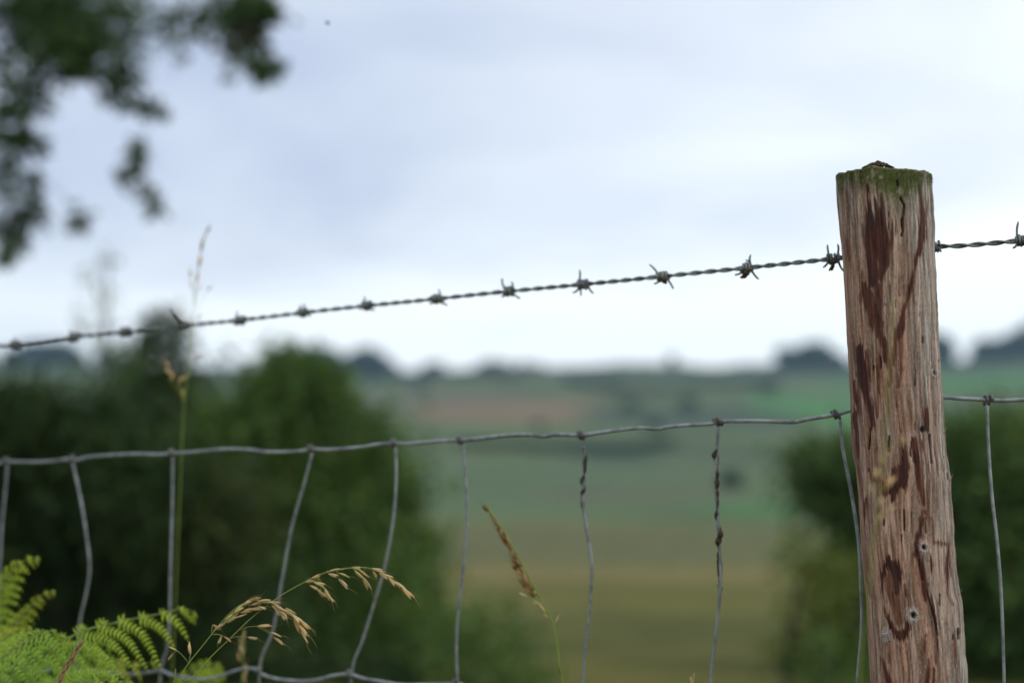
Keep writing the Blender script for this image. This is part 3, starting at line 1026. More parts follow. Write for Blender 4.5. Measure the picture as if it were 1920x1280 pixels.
        b_.tube(np.array(P), .0016 if r2 else .0011, 7)
        if not r2:                                     # a knot with a cracked pale heart
            for f_ in (.62, .28):
                C0 = np.mean(P[:-1], axis=0)
                b_.tube(C0 + (np.array(P) - C0) * f_ + n_ * .0004, .0012, 6)
        obj('knot', b_.mesh('post_knot', M_KNOT), root)
    # slivers lifting off the right-hand edge and face
    for sx_, sy_, ln_, tl_ in ((1768, 812, 26, 3), (1781, 905, 34, 4), (1797, 1118, 30, 5), (1757, 676, 14, 5), (1740, 1040, 22, 1), (1606, 760, 20, -2), (1700, 1150, 26, 1), (1660, 560, 24, 1)):
        dst = np.hypot(px - sx_, py - sy_) + np.where(frontm > 0, 0, 1e4)
        kk = int(np.argmin(dst))
        a_ = VV[kk]
        n_ = nrm[kk]
        L_ = ln_ / F * POST_D
        P_ = smooth_path([a_ - n_ * .0006 - [0, 0, L_ * .5], a_ + n_ * .0004, a_ + n_ * (.0008 + .0005 * abs(tl_)) + np.array([tl_ / F * POST_D * .4, 0, L_ * .5])], 9)
        b_ = Bag()
        b_.tube(P_, np.array([.0009, .0010, .0010, .0009, .0008, .0007, .0005, .0003, .0001]), 5)
        obj('splinter', b_.mesh('post_splinter', M_KNOT), root)
    return root, VV


M_KNOT = mat_plain('knot_wood', (.40, .34, .30), (.17, .12, .10), 500, .85, .5, .001)
post, POSTV = build_post()

# crumbs of moss and dirt lying on top of the post
top_pt = at(1645, 317, POST_D - .006)
bag = Bag()
for i in range(240):
    a_, r_ = rng.uniform(0, 6.28), rng.random() ** .6
    c_ = np.array([r_ * math.cos(a_) * .0160, r_ * math.sin(a_) * .016, (1 - r_ ** 1.6) * .0055 * rng.uniform(.4, 1.25) + .0008])
    u_ = rand_dirs(1)[0] * rng.uniform(.0014, .0034)
    u_[2] *= .4
    P_ = np.array([c_ - u_, c_ + rng.normal(size=3) * .0004, c_ + u_]) + top_pt
    bag.tube(P_, [.0003, rng.uniform(.0007, .0016), .0003], 5)
crumb = empty('moss_clump', top_pt, 'crumbly brown clump lying on top of the wooden post', 'debris')
obj('crumbs', bag.mesh('moss_crumbs', M_CRUMB), crumb)

# ------------------------------------------------------------------ barbed wire
BPTS = [(1916, 451), (1752, 463), (1563, 485), (1400, 502), (1243, 518), (1094, 533), (953, 546), (819, 560), (688, 573), (568, 586), (451, 600), (345, 610), (235, 622), (138, 632), (30, 645), (-72, 655)]
wire = [fen(2090, 441), fen(1990, 446)] + [fen(*b) for b in BPTS[:1]] + [fen(1850, 457), fen(1800, 461)] + [fen(*b) for b in BPTS[1:2]] + [fen(1660, 473)] + [fen(*b) for b in BPTS[2:]]
e0, e1 = wire[0], wire[-1]
wire = [e0 - FDIR * 1.3 + [0, 0, .10], e0 - FDIR * .6 + [0, 0, .045]] + wire + [e1 + FDIR * .5 + [0, 0, -.03], e1 + FDIR * 1.3 + [0, 0, -.06]]
Wp = smooth_path(wire, 2600)
WT, WN, WB = frames(Wp)
s_len = np.concatenate([[0], np.cumsum(np.linalg.norm(np.diff(Wp, axis=0), axis=1))])
ph = s_len / .0355 * 2 * math.pi + 1.0 * np.sin(s_len * 7) + .6 * np.sin(s_len * 23)
bw = empty('barbed_wire', (wire[4][0], wire[4][1], 0), 'twisted barbed wire strung across the sky behind the post', 'barbed wire')
for k in (0, math.pi):
    P = Wp + .00150 * (np.cos(ph + k)[:, None] * WN + np.sin(ph + k)[:, None] * WB)
    b = Bag()
    b.tube(P, .00148, 7)
    obj('strand', b.mesh('barbed_strand', M_BARB), bw)

# spikes of each barb: tip offsets in px of the photograph from the coil's centre, and depth in mm
SPIKES = {
    0: [(-6, -36, 2), (-20, 15, -4), (12, 20, 6), (14, -18, 8)],
    1: [(10, -3, 14), (-8, -14, -10), (-12, 12, 8), (8, 10, -12)],
    2: [(-9, -27, 6), (6, -27, -5), (-21, 17, -5), (22, 24, 4)],
    3: [(6, -24, -5), (-21, 13, 6), (22, 22, -3), (2, -16, 12)],
    4: [(-26, -22, -3), (19, 24, -4), (-16, 14, 5), (4, -8, 14)],
    5: [(-7, -27, -4), (-20, 16, 5), (-5, 22, -6), (20, 17, 6)],
    6: [(-12, -24, -4), (5, -18, 6), (22, 14, -4), (-14, 10, 8)],
    7: [(2, -18, 3), (20, 12, -4), (-15, 9, 6), (-6, -10, 10)],
    8: [(-3, -17, 4), (16, 8, -6), (-12, -7, 9), (-10, 8, -9)],
    9: [(-5, -15, 5), (4, -16, -6), (14, 7, 7), (-14, 6, -7)],
}
for bi, (x, y) in enumerate(BPTS):
    j = int(np.argmin(np.linalg.norm(Wp - fen(x, y), axis=1)))
    c, T_, N_, B_ = Wp[j], WT[j], WN[j], WB[j]
    turns = 3.6
    a0 = rng.uniform(0, 6.28)
    th = np.linspace(0, turns * 2 * math.pi, 64)
    rad = .0050 + .0007 * np.sin(th * .5 + bi)
    P = c + T_ * ((th / th[-1] - .5) * rng.uniform(.0115, .0145))[:, None] + rad[:, None] * (np.cos(th + a0)[:, None] * N_ + np.sin(th + a0)[:, None] * B_)
    b = Bag()
    b.tube(P, .00165, 7)
    barb = obj('barb', b.mesh('barb_coil', M_BARB), bw)
    sp = SPIKES.get(bi) or [(rng.uniform(-9, 9), -rng.uniform(11, 17), rng.uniform(-6, 6)), (rng.uniform(-14, -5), rng.uniform(-12, 8), 7), (rng.uniform(5, 14), rng.uniform(5, 11), -6), (rng.uniform(-13, 2), rng.uniform(5, 10), 4)]
    dep = float((c - CAM) @ FW)
    for k, (dx_, dy_, dm) in enumerate(sp):
        tip = c + np.array([1.0, 0, 0]) * dx_ / F * dep - UP * dy_ / F * dep + FW * dm * .001
        side = 1 if dx_ > 0 else -1
        dirv = tip - c
        perp = dirv - T_ * (dirv @ T_)
        perp /= np.linalg.norm(perp) + 1e-9
        st = c - T_ * np.sign(T_[0]) * -side * .0050 * 1 + perp * .0030
        md = (st + tip) / 2 + perp * .0012 + T_ * rng.uniform(-.0012, .0012)
        b = Bag()
        b.tube(smooth_path([st - perp * .002, st, md, tip], 12), np.interp(np.linspace(0, 1, 12), [0, .86, 1], [.00135, .0012, .0007]), 7)
        obj('spike', b.mesh('barb_spike', M_BARB), barb)


def scrap(name, pts, r, label, mat=M_DRY, cat='plant debris'):
    b = Bag()
    P = np.array([fen(x, y, -.004) for x, y in pts])
    n = 22
    q = smooth_path(P, n)
    q += rng.normal(size=q.shape) * .0005
    b.tube(q, np.interp(np.linspace(0, 1, n), np.linspace(0, 1, len(r)), np.array(r) * .001) * rng.uniform(.8, 1.2, n), 7)
    o = empty(name, P[0], label, cat)
    obj('fibre', b.mesh('scrap_fibre', mat), o)
    return o


scrap('dry_leaf_scrap', [(1404, 503), (1400, 511), (1396, 517), (1388, 521)], [2.5, 4.5, 3.2, .5], 'curled dry leaf scrap caught under the second barb left of the post')
scrap('dry_leaf_scrap', [(1554, 486), (1559, 493), (1562, 499), (1560, 503), (1553, 508)], [2.0, 2.6, 1.4, 2.4, .4], 'tiny olive plant scrap caught on the barb touching the post', M_CRUMB)
scrap('dry_leaf_scrap', [(1243, 520), (1246, 527), (1250, 531)], [3.0, 3.5, .8], 'small brown scrap caught on the third barb left of the post')
scrap('dry_leaf_scrap', [(318, 577), (330, 592), (345, 606), (358, 614)], [.5, 2.6, 2.4, .4], 'short dry leaf blade lying across the barbed wire at left', M_CRUMB)

# ------------------------------------------------------------------ stock netting
TOPW = [(-40, 868), (8, 865), (60, 866), (100, 864), (128, 860), (146, 862), (170, 856), (250, 851), (300, 852), (323, 849), (342, 849), (420, 842), (470, 843), (500, 847), (560, 846), (585, 841), (612, 843),
        (680, 838), (700, 834), (739, 831), (762, 832), (820, 827), (866, 825), (890, 823), (950, 816), (1000, 815), (1020, 818), (1042, 814), (1090, 816), (1112, 813), (1160, 806), (1200, 802), (1235, 804),
        (1260, 799), (1337, 794), (1352, 790), (1420, 789), (1488, 791), (1512, 786), (1567, 777), (1600, 768), (1690, 752), (1765, 745), (1800, 747), (1840, 749), (1872, 751), (1920, 749), (2000, 745), (2110, 741)]
LOWW = [(-60, 1248), (60, 1252), (140, 1258), (180, 1258), (249, 1263), (300, 1257), (322, 1265), (370, 1272), (403, 1270), (447, 1255), (478, 1253), (490, 1263), (519, 1272), (566, 1276), (597, 1273), (625, 1266), (655, 1263), (680, 1271),
        (716, 1277), (760, 1283), (858, 1281), (880, 1288), (1000, 1294), (1093, 1290), (1200, 1296), (1333, 1290), (1480, 1298), (1608, 1296), (1760, 1300), (1883, 1298), (2000, 1296), (2110, 1298)]
STAYS = [
    [(14, 870), (10, 920), (4, 980), (0, 1050), (-6, 1150), (-10, 1250)],
    [(136, 866), (150, 930), (160, 990), (168, 1060), (162, 1110), (150, 1165), (142, 1256)],
    [(324, 854), (323, 950), (320, 1060), (318, 1150), (313, 1215), (302, 1256)],
    [(586, 848), (568, 915), (548, 985), (530, 1080), (512, 1180), (487, 1250)],
    [(741, 838), (743, 890), (738, 970), (722, 1060), (705, 1120), (680, 1200), (660, 1260)],
    [(868, 830), (872, 880), (876, 960), (870, 1050), (860, 1140), (856, 1200), (858, 1279)],
    [(1096, 822), (1094, 900), (1093, 940), (1103, 1010), (1110, 1060), (1106, 1130), (1098, 1210), (1093, 1288)],
    [(1347, 798), (1344, 850), (1342, 900), (1347, 990), (1350, 1060), (1350, 1110), (1341, 1200), (1332, 1288)],
    [(1575, 783), (1580, 840), (1597, 930), (1610, 1020), (1614, 1100), (1615, 1180), (1606, 1294)],
    [(1851, 756), (1853, 830), (1860, 930), (1870, 1020), (1878, 1130), (1883, 1296)],
    [(2085, 746), (2088, 900), (2096, 1100), (2090, 1296)],
]
net = empty('wire_netting', fen(1000, 800) * [1, 1, 0], 'galvanised stock netting with wavy wires below the barbed wire', 'wire netting')


def line_wire(pts, rad, nm='line_wire'):
    P = [fen(x, y) for x, y in pts]
    P = [P[0] + FDIR * .9, P[0] + FDIR * .4 + [0, 0, .004]] + P if pts[0][0] < pts[-1][0] else P
    P = P + [P[-1] - FDIR * .5 + [0, 0, .003], P[-1] - FDIR * 1.1]
    P = smooth_path(P, 520)
    b = Bag()
    b.tube(P, rad, 9)
    obj(nm, b.mesh('netting_line', M_NET), net)
    return P


TW = line_wire(TOPW, .00240)
LW = line_wire(LOWW, .00225)
lowers = []
for k in range(1, 4):
    P = LW.copy()
    P[:, 2] -= np.array([0, .175, .33, .465])[k] + .006 * np.sin(np.linspace(0, 30, len(P)) + k * 2)
    P[:, 2] = np.maximum(P[:, 2], .03)
    b = Bag()
    b.tube(P, .0022, 7)
    obj('line_wire', b.mesh('netting_line', M_NET), net)
    lowers.append(P)


def knot_at(P, line, rust=False):
    j = int(np.argmin(np.linalg.norm(line - P, axis=1)))
    j = min(max(j, 2), len(line) - 3)
    T_, N_, B_ = frames(line[j - 2:j + 3])
    c, T_, N_, B_ = line[j], T_[2], N_[2], B_[2]
    th = np.linspace(0, rng.uniform(1.5, 2.0) * 2 * math.pi, 40) + rng.uniform(0, 6)
    t01 = np.linspace(-.5, .5, 40)
    q = c + T_ * (t01 * rng.uniform(.006, .008) + .0014 * np.sin(th + 1))[:, None] + (.0042 + .0006 * np.sin(th * .7))[:, None] * (np.cos(th)[:, None] * N_ + np.sin(th)[:, None] * B_)
    b = Bag()
    b.tube(q, .0020, 8)
    obj('knot', b.mesh('netting_knot', M_RUSTY), net)


STAY_P = []
for st in STAYS:
    P = [fen(x, y) for x, y in st]
    e = P[-1]
    Pd = P + [np.array([e[0] + rng.normal() * .004, e[1], max(z, .02)]) for z in (e[2] - .09, e[2] - .18, e[2] - .27, e[2] - .36, e[2] - .47)]
    j = int(np.argmin(np.linalg.norm(TW - P[0], axis=1)))
    Pd[0] = P[0]
    q = smooth_path(Pd, 130)
    b = Bag()
    b.tube(q, .00185 + .00010 * np.sin(np.linspace(0, 9, 130)), 8)
    obj('stay', b.mesh('netting_stay', M_NET), net)
    STAY_P.append(smooth_path(P, 80))
    knot_at(P[0] + np.array([-.002, 0, .003]), TW)
    knot_at(P[-1], LW)
    for ln in lowers:
        k = int(np.argmin(np.linalg.norm(ln - np.array([e[0], e[1], ln[len(ln) // 2, 2]]), axis=1)))
        knot_at(ln[k], ln)


# dry tendrils wound round two of the stays
def tendril(k, y0, y1, lumps, label):
    P0 = STAY_P[k]
    px_, py_ = project(P0)
    sel = P0[(py_ > y0) & (py_ < y1)]
    n = 260
    q = smooth_path(sel, n)
    T_, N_, B_ = frames(q)
    s = np.linspace(0, 1, n)
    yv = y0 + (y1 - y0) * s
    thick = .00045 + .0013 * sstep(.45, .75, vn(s * 16, s * 0, 5 + k))
    for ly, lr in lumps:
        thick = np.maximum(thick, lr * .001 * np.exp(-((yv - ly) / 9) ** 2))
    b = Bag()
    for m in range(2):
        ph_ = s * (19 - 5 * m) + m * 2 + 1.5 * np.sin(s * 11)
        rr = .0016 + thick * .4
        pp = q + rr[:, None] * (np.cos(ph_)[:, None] * N_ + np.sin(ph_)[:, None] * B_) + rng.normal(size=q.shape) * .00022
        b.tube(pp, thick * (1.0 if m == 0 else .7), 6)
    for _ in range(9):
        j = rng.integers(5, n - 5)
        d_ = rand_dirs(1)[0]
        b.tube(smooth_path([q[j], q[j] + d_ * .003, q[j] + d_ * .0055 + [0, 0, .002]], 5), np.linspace(.0007, .0002, 5), 4)
    o = empty('dry_tendril', q[0], label, 'plant debris')
    obj('stalk', b.mesh('tendril_stalk', M_DRY), o)


tendril(7, 838, 1112, [(850, 3.2), (888, 1.8), (905, 2.2), (925, 1.6), (965, 2.0), (1003, 3.4), (1015, 2.8), (1055, 1.9), (1075, 1.2)], 'brown dried tendril wound down the stay nearest the post on the left')
tendril(6, 840, 968, [(874, 1.8), (905, 2.0), (918, 1.7), (945, 1.3)], 'brown dried tendril round the second stay left of the post')


# ------------------------------------------------------------------ grass
def spikelet_mesh():
    """one oat-grass spikelet: two glumes, a floret and a bent awn; base at the origin, along +X, 1 long"""
    b = Bag()
    for sgn, ln, tw in ((1, .74, (1.0, 1.0, 1.0)), (-1, .66, (.95, .9, .85)), (0, .60, (1.1, 1.02, .9))):
        n = 9
        s = np.linspace(0, 1, n)
        P = np.stack([s * ln, sgn * (.03 * np.sin(s * 2.6) + .07 * s ** 2), .015 * np.sin(s * 3)], 1)
        r = .068 * np.sin(np.clip(s, 0.02, 1) ** .75 * math.pi) ** .8 * (1 - .25 * s) + .006
        b.tube(P, r, 6)
        kk = np.repeat(s, 6)
        cc = np.stack([.62 + .5 * kk, .62 + .48 * kk, .5 + .55 * kk], 1) * np.array(tw)
        b.C.append(np.vstack([cc, cc[:1], cc[-1:]]))
    P = smooth_path([[.35, .02, .03], [.7, .05, .06], [1.0, -.02, .10], [1.35, -.10, .06]], 10)
    b.tube(P, np.linspace(.016, .004, 10), 4, (.55, .45, .4))
    return b.mesh('spikelet', M_STRAW)


SPIKES_M = [spikelet_mesh() for _ in range(5)]
for k_, me_ in enumerate(SPIKES_M):                      # each with its own ripeness
    at_ = me_.color_attributes['tint']
    buf = np.zeros(len(me_.vertices) * 4, np.float32)
    at_.data.foreach_get('color', buf)
    buf = buf.reshape(-1, 4) * np.array([(1, 1, 1, 1), (1.15, 1.15, 1.1, 1), (.8, .74, .68, 1), (.85, .98, .7, 1), (1.05, .92, .8, 1)][k_])
    at_.data.foreach_set('color', buf.astype(np.float32).reshape(-1))


SPIKES_B = []
for k_, c_ in enumerate(((.52, .44, .34), (.40, .31, .24), (.62, .52, .36))):      # browner, riper ones
    me_ = SPIKES_M[0].copy()
    at_ = me_.color_attributes['tint']
    buf = np.zeros(len(me_.vertices) * 4, np.float32)
    at_.data.foreach_get('color', buf)
    buf = buf.reshape(-1, 4) * np.array([*c_, 1])
    at_.data.foreach_set('color', buf.astype(np.float32).reshape(-1))
    SPIKES_B.append(me_)


def grass(name, stem, d, label, spikes, r0=.0011, r1=.0004, tint=(1, 1, 1), leaf=None, group=None, cat='grass stalk', base=True):
    """stem: px points from low to high; spikes: (px, py, angle in degrees in the picture, length px, roll[, anchor px, py])"""
    P = [at(x, y, d) for x, y in stem]
    if base:
        lo = P[0]
        v = (P[0] - P[1]) / np.linalg.norm(P[0] - P[1])
        ft = np.array([lo[0] + v[0] * .12, lo[1] + .02, 0.0])
        ft[2] = g_height(ft[0], ft[1]) - .01
        P = [ft, ft * .45 + lo * .55 + v * .03] + P
    else:
        ft = P[0]
    root = empty(name, (ft[0], ft[1], ft[2]), label, cat, group)
    n = 90
    q = smooth_path(P, n)
    b = Bag()
    b.tube(q, np.linspace(r0, r1, n), 6, tint)
    obj('stem', b.mesh('grass_stem', M_STEM), root)
    br = Bag()
    for i, sp in enumerate(spikes):
        x, y, a, ln, roll = sp[:5]
        dd = d + (sp[7] if len(sp) > 7 else rng.uniform(-.006, .006))
        p = at(x, y, dd)
        a = R(a)
        ex = np.array([1.0, 0, 0]) * math.cos(a) + UP * math.sin(a) + FW * rng.uniform(-.35, .35)
        ex /= np.linalg.norm(ex)
        ez = np.cross(ex, FW)
        ez /= np.linalg.norm(ez)
        ey = np.cross(ez, ex)
        cr, sr = math.cos(roll), math.sin(roll)
        ey, ez = ey * cr + ez * sr, ez * cr - ey * sr
        L = ln / F * d
        o = bpy.data.objects.new('spikelet', SPIKES_B[rng.integers(3)] if 'seed_head_grass' in name and i < 50 else SPIKES_M[rng.integers(5)])
        COL.objects.link(o)
        M_ = Matrix.Identity(4)
        for r_ in range(3):
            M_[r_][0], M_[r_][1], M_[r_][2], M_[r_][3] = ex[r_] * L, ey[r_] * L, ez[r_] * L, p[r_]
        o.parent = root
        o.matrix_local = Matrix.Translation(-Vector(root.location)) @ M_
        if len(sp) > 6 and sp[5] is not None:
            a0 = at(sp[5], sp[6], d)
        else:
            a0 = q[np.argmin(np.linalg.norm(q - p, axis=1))]
        if np.linalg.norm(a0 - p) > .001:
            m = (a0 + p) / 2 + UP * .0015
            br.tube(smooth_path([a0, m, p], 6), .00028, 4, (1.2, 1.0, 1.1))
    if br.n:
        obj('branchlet', br.mesh('grass_branchlet', M_STEM), root)
    return root


def Z(x, y):            # zoom picture 6: origin 280,1040, scale 3.692
    return 280 + x / 3.692, 1040 + y / 3.692


# the drooping panicle in front of the netting
sp = []
for x, y, a, ln in ((450, 520, 38, 30), (480, 500, 40, 28), (500, 485, 30, 30), (520, 455, 42, 32), (540, 470, 32, 30), (565, 440, 40, 30), (580, 405, 38, 34), (600, 435, 25, 28),
                    (600, 385, 40, 34), (630, 400, 20, 34), (640, 355, 30, 34), (660, 380, 8, 36), (690, 330, 28, 34), (700, 378, 2, 34), (700, 345, 15, 32), (750, 322, 2, 38), (755, 355, -20, 22), (780, 328, -5, 36),
                    (830, 325, -6, 30), (850, 350, -38, 26), (865, 345, -25, 34), (890, 380, -30, 32), (905, 395, -55, 26), (920, 375, -28, 34), (940, 365, -35, 30), (960, 390, -38, 34), (985, 410, -45, 34),
                    (1000, 445, -58, 36), (1010, 425, -45, 36), (1030, 480, -55, 40), (1040, 450, -42, 34), (1065, 480, -32, 22), (870, 370, -60, 22), (1050, 520, -60, 36)):
    X, Y = Z(x, y)
    sp.append((X, Y, a + rng.uniform(-6, 6), ln * 1.05, rng.uniform(0, 6.28)))
for x, y, a, ln, ax, ay in ((500, 560, -110, 22, 440, 550), (520, 565, -35, 22, 440, 550), (440, 480, -42, 26, 430, 540), (285, 690, 95, 34, 275, 750), (190, 660, 155, 22, 270, 745), (165, 680, -130, 22, 205, 668)):
    X, Y = Z(x, y)
    AX, AY = Z(ax, ay)
    sp.append((X, Y, a, ln, rng.uniform(0, 6.28), AX, AY))
grass('oat_grass', [(325, 1300), Z(190, 880), Z(270, 750), Z(350, 650), Z(430, 550), Z(520, 440), Z(600, 365), Z(700, 315), Z(800, 318), Z(900, 355), Z(1000, 430)], 1.585,
      'drooping straw coloured oat grass panicle, the lower one at bottom left', sp, .0010, .0004)

sp = []
for x, y, a, ln in ((1080, 190, 15, 26), (1120, 165, 25, 26), (1110, 210, -30, 30), (1140, 190, -15, 28), (1160, 235, -48, 30), (1180, 205, -45, 30), (1190, 260, -35, 26), (1215, 240, -60, 34), (1240, 285, -50, 22),
                    (1240, 115, 20, 24), (1240, 130, -10, 26), (1270, 105, 2, 28), (1310, 125, -15, 30), (1310, 165, -45, 34), (1400, 90, -8, 26), (1420, 105, -45, 28), (1445, 100, -30, 34), (1475, 150, -62, 40),
                    (1540, 95, -10, 26), (1545, 110, -60, 22), (1560, 100, -20, 28), (1590, 120, -35, 28), (1610, 130, -30, 30), (1650, 150, -42, 34), (1690, 180, -40, 32), (1720, 205, -42, 34), (1750, 230, -40, 38)):
    X, Y = Z(x, y)
    sp.append((X, Y, a + rng.uniform(-5, 5), ln * 1.05, rng.uniform(0, 6.28)))
for x, y, a, ln, ax, ay in ((750, 492, 2, 36, 620, 520), (840, 535, -18, 30, 750, 500), (860, 568, -35, 36, 750, 500), (680, 568, -8, 28, 560, 575)):
    X, Y = Z(x, y)
    AX, AY = Z(ax, ay)
    sp.append((X, Y, a, ln, rng.uniform(0, 6.28), AX, AY))
grass('oat_grass', [(335, 1302), Z(270, 880), Z(420, 710), Z(560, 575), Z(700, 440), Z(880, 300), Z(1050, 200), Z(1230, 118), Z(1350, 95), Z(1500, 85), Z(1600, 118), Z(1700, 185), Z(1790, 265)], 1.59,
      'long arching straw oat grass panicle reaching furthest right at bottom left', sp, .0010, .0004)

# tall grass at the left that stands up past the barbed wire
sp = []
for x, y, a, ln, ax, ay in ((376, 470, 75, 40, None, None), (372, 500, 78, 40, None, None), (380, 450, 70, 36, None, None), (388, 436, 62, 26, None, None), (368, 530, 80, 34, None, None), (358, 520, 100, 30, 366, 560), (360, 540, 110, 24, 366, 570),
                            (372, 545, 70, 24, 366, 570), (388, 545, 45, 22, 366, 590), (370, 600, 60, 26, 362, 640), (380, 612, 50, 26, 360, 650), (360, 610, 95, 20, 360, 650), (365, 672, 20, 30, 353, 700), (318, 690, 120, 30, 345, 750),
                            (325, 705, 140, 40, 345, 755), (318, 715, 60, 34, 345, 755), (335, 720, 70, 30, 345, 755), (340, 712, 30, 26, 345, 755), (345, 745, 95, 30, 345, 758)):
    sp.append((x, y, a, ln * .8, rng.uniform(0, 6.28), ax, ay))
grass('tall_grass', [(322, 1300), (328, 1150), (334, 1000), (340, 860), (345, 760), (356, 660), (363, 580), (370, 510), (384, 440)], 2.12,
      'tall thin grass standing past both wires at left', sp, .0008, .0006, (.95, 1, .75))

# brown seed head in the middle
sp = []
for k in range(50):
    s = rng.random() ** .85
    x, y = np.interp(s, [0, .25, .5, .75, 1], [912, 940, 965, 985, 1000]), np.interp(s, [0, .25, .5, .75, 1], [945, 985, 1030, 1075, 1110])
    sp.append((x + rng.uniform(-4, 4) * (.4 + s), y + 12 + rng.uniform(-3, 3), 122 + rng.uniform(-18, 18), 22 + 11 * s, rng.uniform(0, 6.28)))
for x, y, a, ln in ((1022, 1150, 120, 34), (1012, 1120, 130, 30), (1005, 1105, 150, 24), (1000, 1110, 155, 24), (990, 1120, 150, 26), (1015, 1135, 155, 26), (1028, 1160, 125, 26), (1040, 1168, 62, 24)):
    sp.append((x, y, a, ln, rng.uniform(0, 6.28)))
grass('seed_head_grass', [(1054, 1300), (1050, 1260), (1045, 1210), (1036, 1165), (1018, 1130), (1000, 1095), (975, 1050), (945, 995), (914, 950)], 1.72,
      'brown nodding grass seed head in the middle below the netting wire', sp, .0017, .0008, (.95, 1.0, .7))

# soft grass just in front of the post
sp = []
for x, y, a, ln in ((1662, 915, 55, 42), (1640, 895, 70, 28), (1634, 925, 110, 30), (1648, 950, 70, 30), (1655, 965, 40, 42), (1642, 980, 60, 32), (1690, 835, 70, 26), (1664, 860, 80, 28), (1652, 870, 100, 22)):
    sp.append((x, y, a, ln, rng.uniform(0, 6.28)))
grass('oat_grass', [(1612, 1310), (1625, 1150), (1640, 1000), (1652, 900), (1660, 800), (1668, 700), (1672, 620), (1674, 560)], 1.17,
      'faint out-of-focus green grass stalk in front of the post', sp, .0007, .0006, (.8, .8, .5))

# brown dry spike among the ferns
b = Bag()
d = 1.55
root = empty('dry_grass_spike', (at(90, 1300, d)[0], at(90, 1300, d)[1], 0), 'single reddish brown dry grass spike in front of the ferns', 'grass stalk')
q0 = smooth_path([np.array([at(60, 1300, d)[0] - .05, d, -.01]), at(70, 1400, d), at(95, 1310, d)], 34)
q = smooth_path([at(88, 1325, d), at(115, 1268, d), at(135, 1232, d), at(163, 1188, d)], 70)
b.tube(np.vstack([q0[:-1], q[6:60]]), np.linspace(.0012, .0006, 87), 6, (1, .8, .6))
obj('stem', b.mesh('dry_stem', M_STEM), root)
M_BROWN = mat_leaf('brown_scale', (.27, .155, .085), .15, .6, .3)
for k in range(34):
    j = 2 + int(k * 58 / 34)
    b = Bag()
    T_, N_, B_ = frames(q)
    a_ = k * 2.4
    o_ = (math.cos(a_) * N_[j] + math.sin(a_) * B_[j])
    e = q[j] + T_[j] * .010 + o_ * .0018
    b.tube(smooth_path([q[j], (q[j] + e) / 2 + o_ * .0008, e], 6), np.array([.0006, .0016, .0018, .0015, .0009, .0002]) * (1.15 - k * .018), 5, np.array([1, 1, 1.0]) * rng.uniform(.7, 1.25))
    obj('scale', b.mesh('spike_scale', M_BROWN), root)

# blurred pale seed head behind the panicles, and a tip at the lower edge
sp = [(455 + rng.uniform(-8, 8), y, 90 + rng.uniform(-30, 30), 26, rng.uniform(0, 6.28)) for y in (1225, 1232, 1240, 1262, 1270, 1280, 1212, 1200)]
grass('pale_seed_head', [(452, 1310), (455, 1270), (456, 1230), (458, 1195)], 1.95, 'blurred pale seed head standing behind the two panicles', sp, .0012, .0006)
sp = [(1298 + rng.uniform(-2, 2), y, 88 + rng.uniform(-12, 12), 24, rng.uniform(0, 6.28)) for y in (1278, 1284, 1290, 1296, 1300)]
grass('straw_tip', [(1296, 1320), (1297, 1300), (1301, 1272)], 1.62, 'orange straw tip just showing at the lower edge', sp, .0010, .0006, (1.2, .8, .5))


# ------------------------------------------------------------------ bracken
def pinnule_rows(bag, P, width, n, tint, up_bias, droop=.25):
    """leaflets on both sides of a pinna midrib P; width: half width profile function"""
    q = smooth_path(P, n)
    T_, N_, B_ = frames(q)
    L = np.linalg.norm(np.diff(q, axis=0), axis=1).sum()
    side0 = np.cross(T_, np.tile(up_bias, (n, 1)))
    side0 /= np.linalg.norm(side0, axis=1)[:, None] + 1e-9
    for i in range(1, n):
        s = i / (n - 1)
        ln = width * (1 - s) ** .55 * min(1, s * 6 + .35) + .0008
        for sg in (-1, 1):
            d_ = side0[i] * sg + T_[i] * .38 - up_bias * droop * rng.uniform(.4, 1.3) + rng.normal(size=3) * .05
            d_ /= np.linalg.norm(d_)
            wv = T_[i] * (L / n) * .33
            p0 = q[i]
            p1 = p0 + d_ * ln * .55 + up_bias * ln * .08
            p2 = p0 + d_ * ln - up_bias * ln * .10
            V = np.array([p0 - wv, p0 + wv, p1 + wv * .62, p1 - wv * .62, p2 + T_[i] * ln * .12])
            k = rng.uniform(.8, 1.2)
            bag.add(V, np.array([[0, 1, 2, 3]]), np.array([[3, 2, 4]]), tint * k)


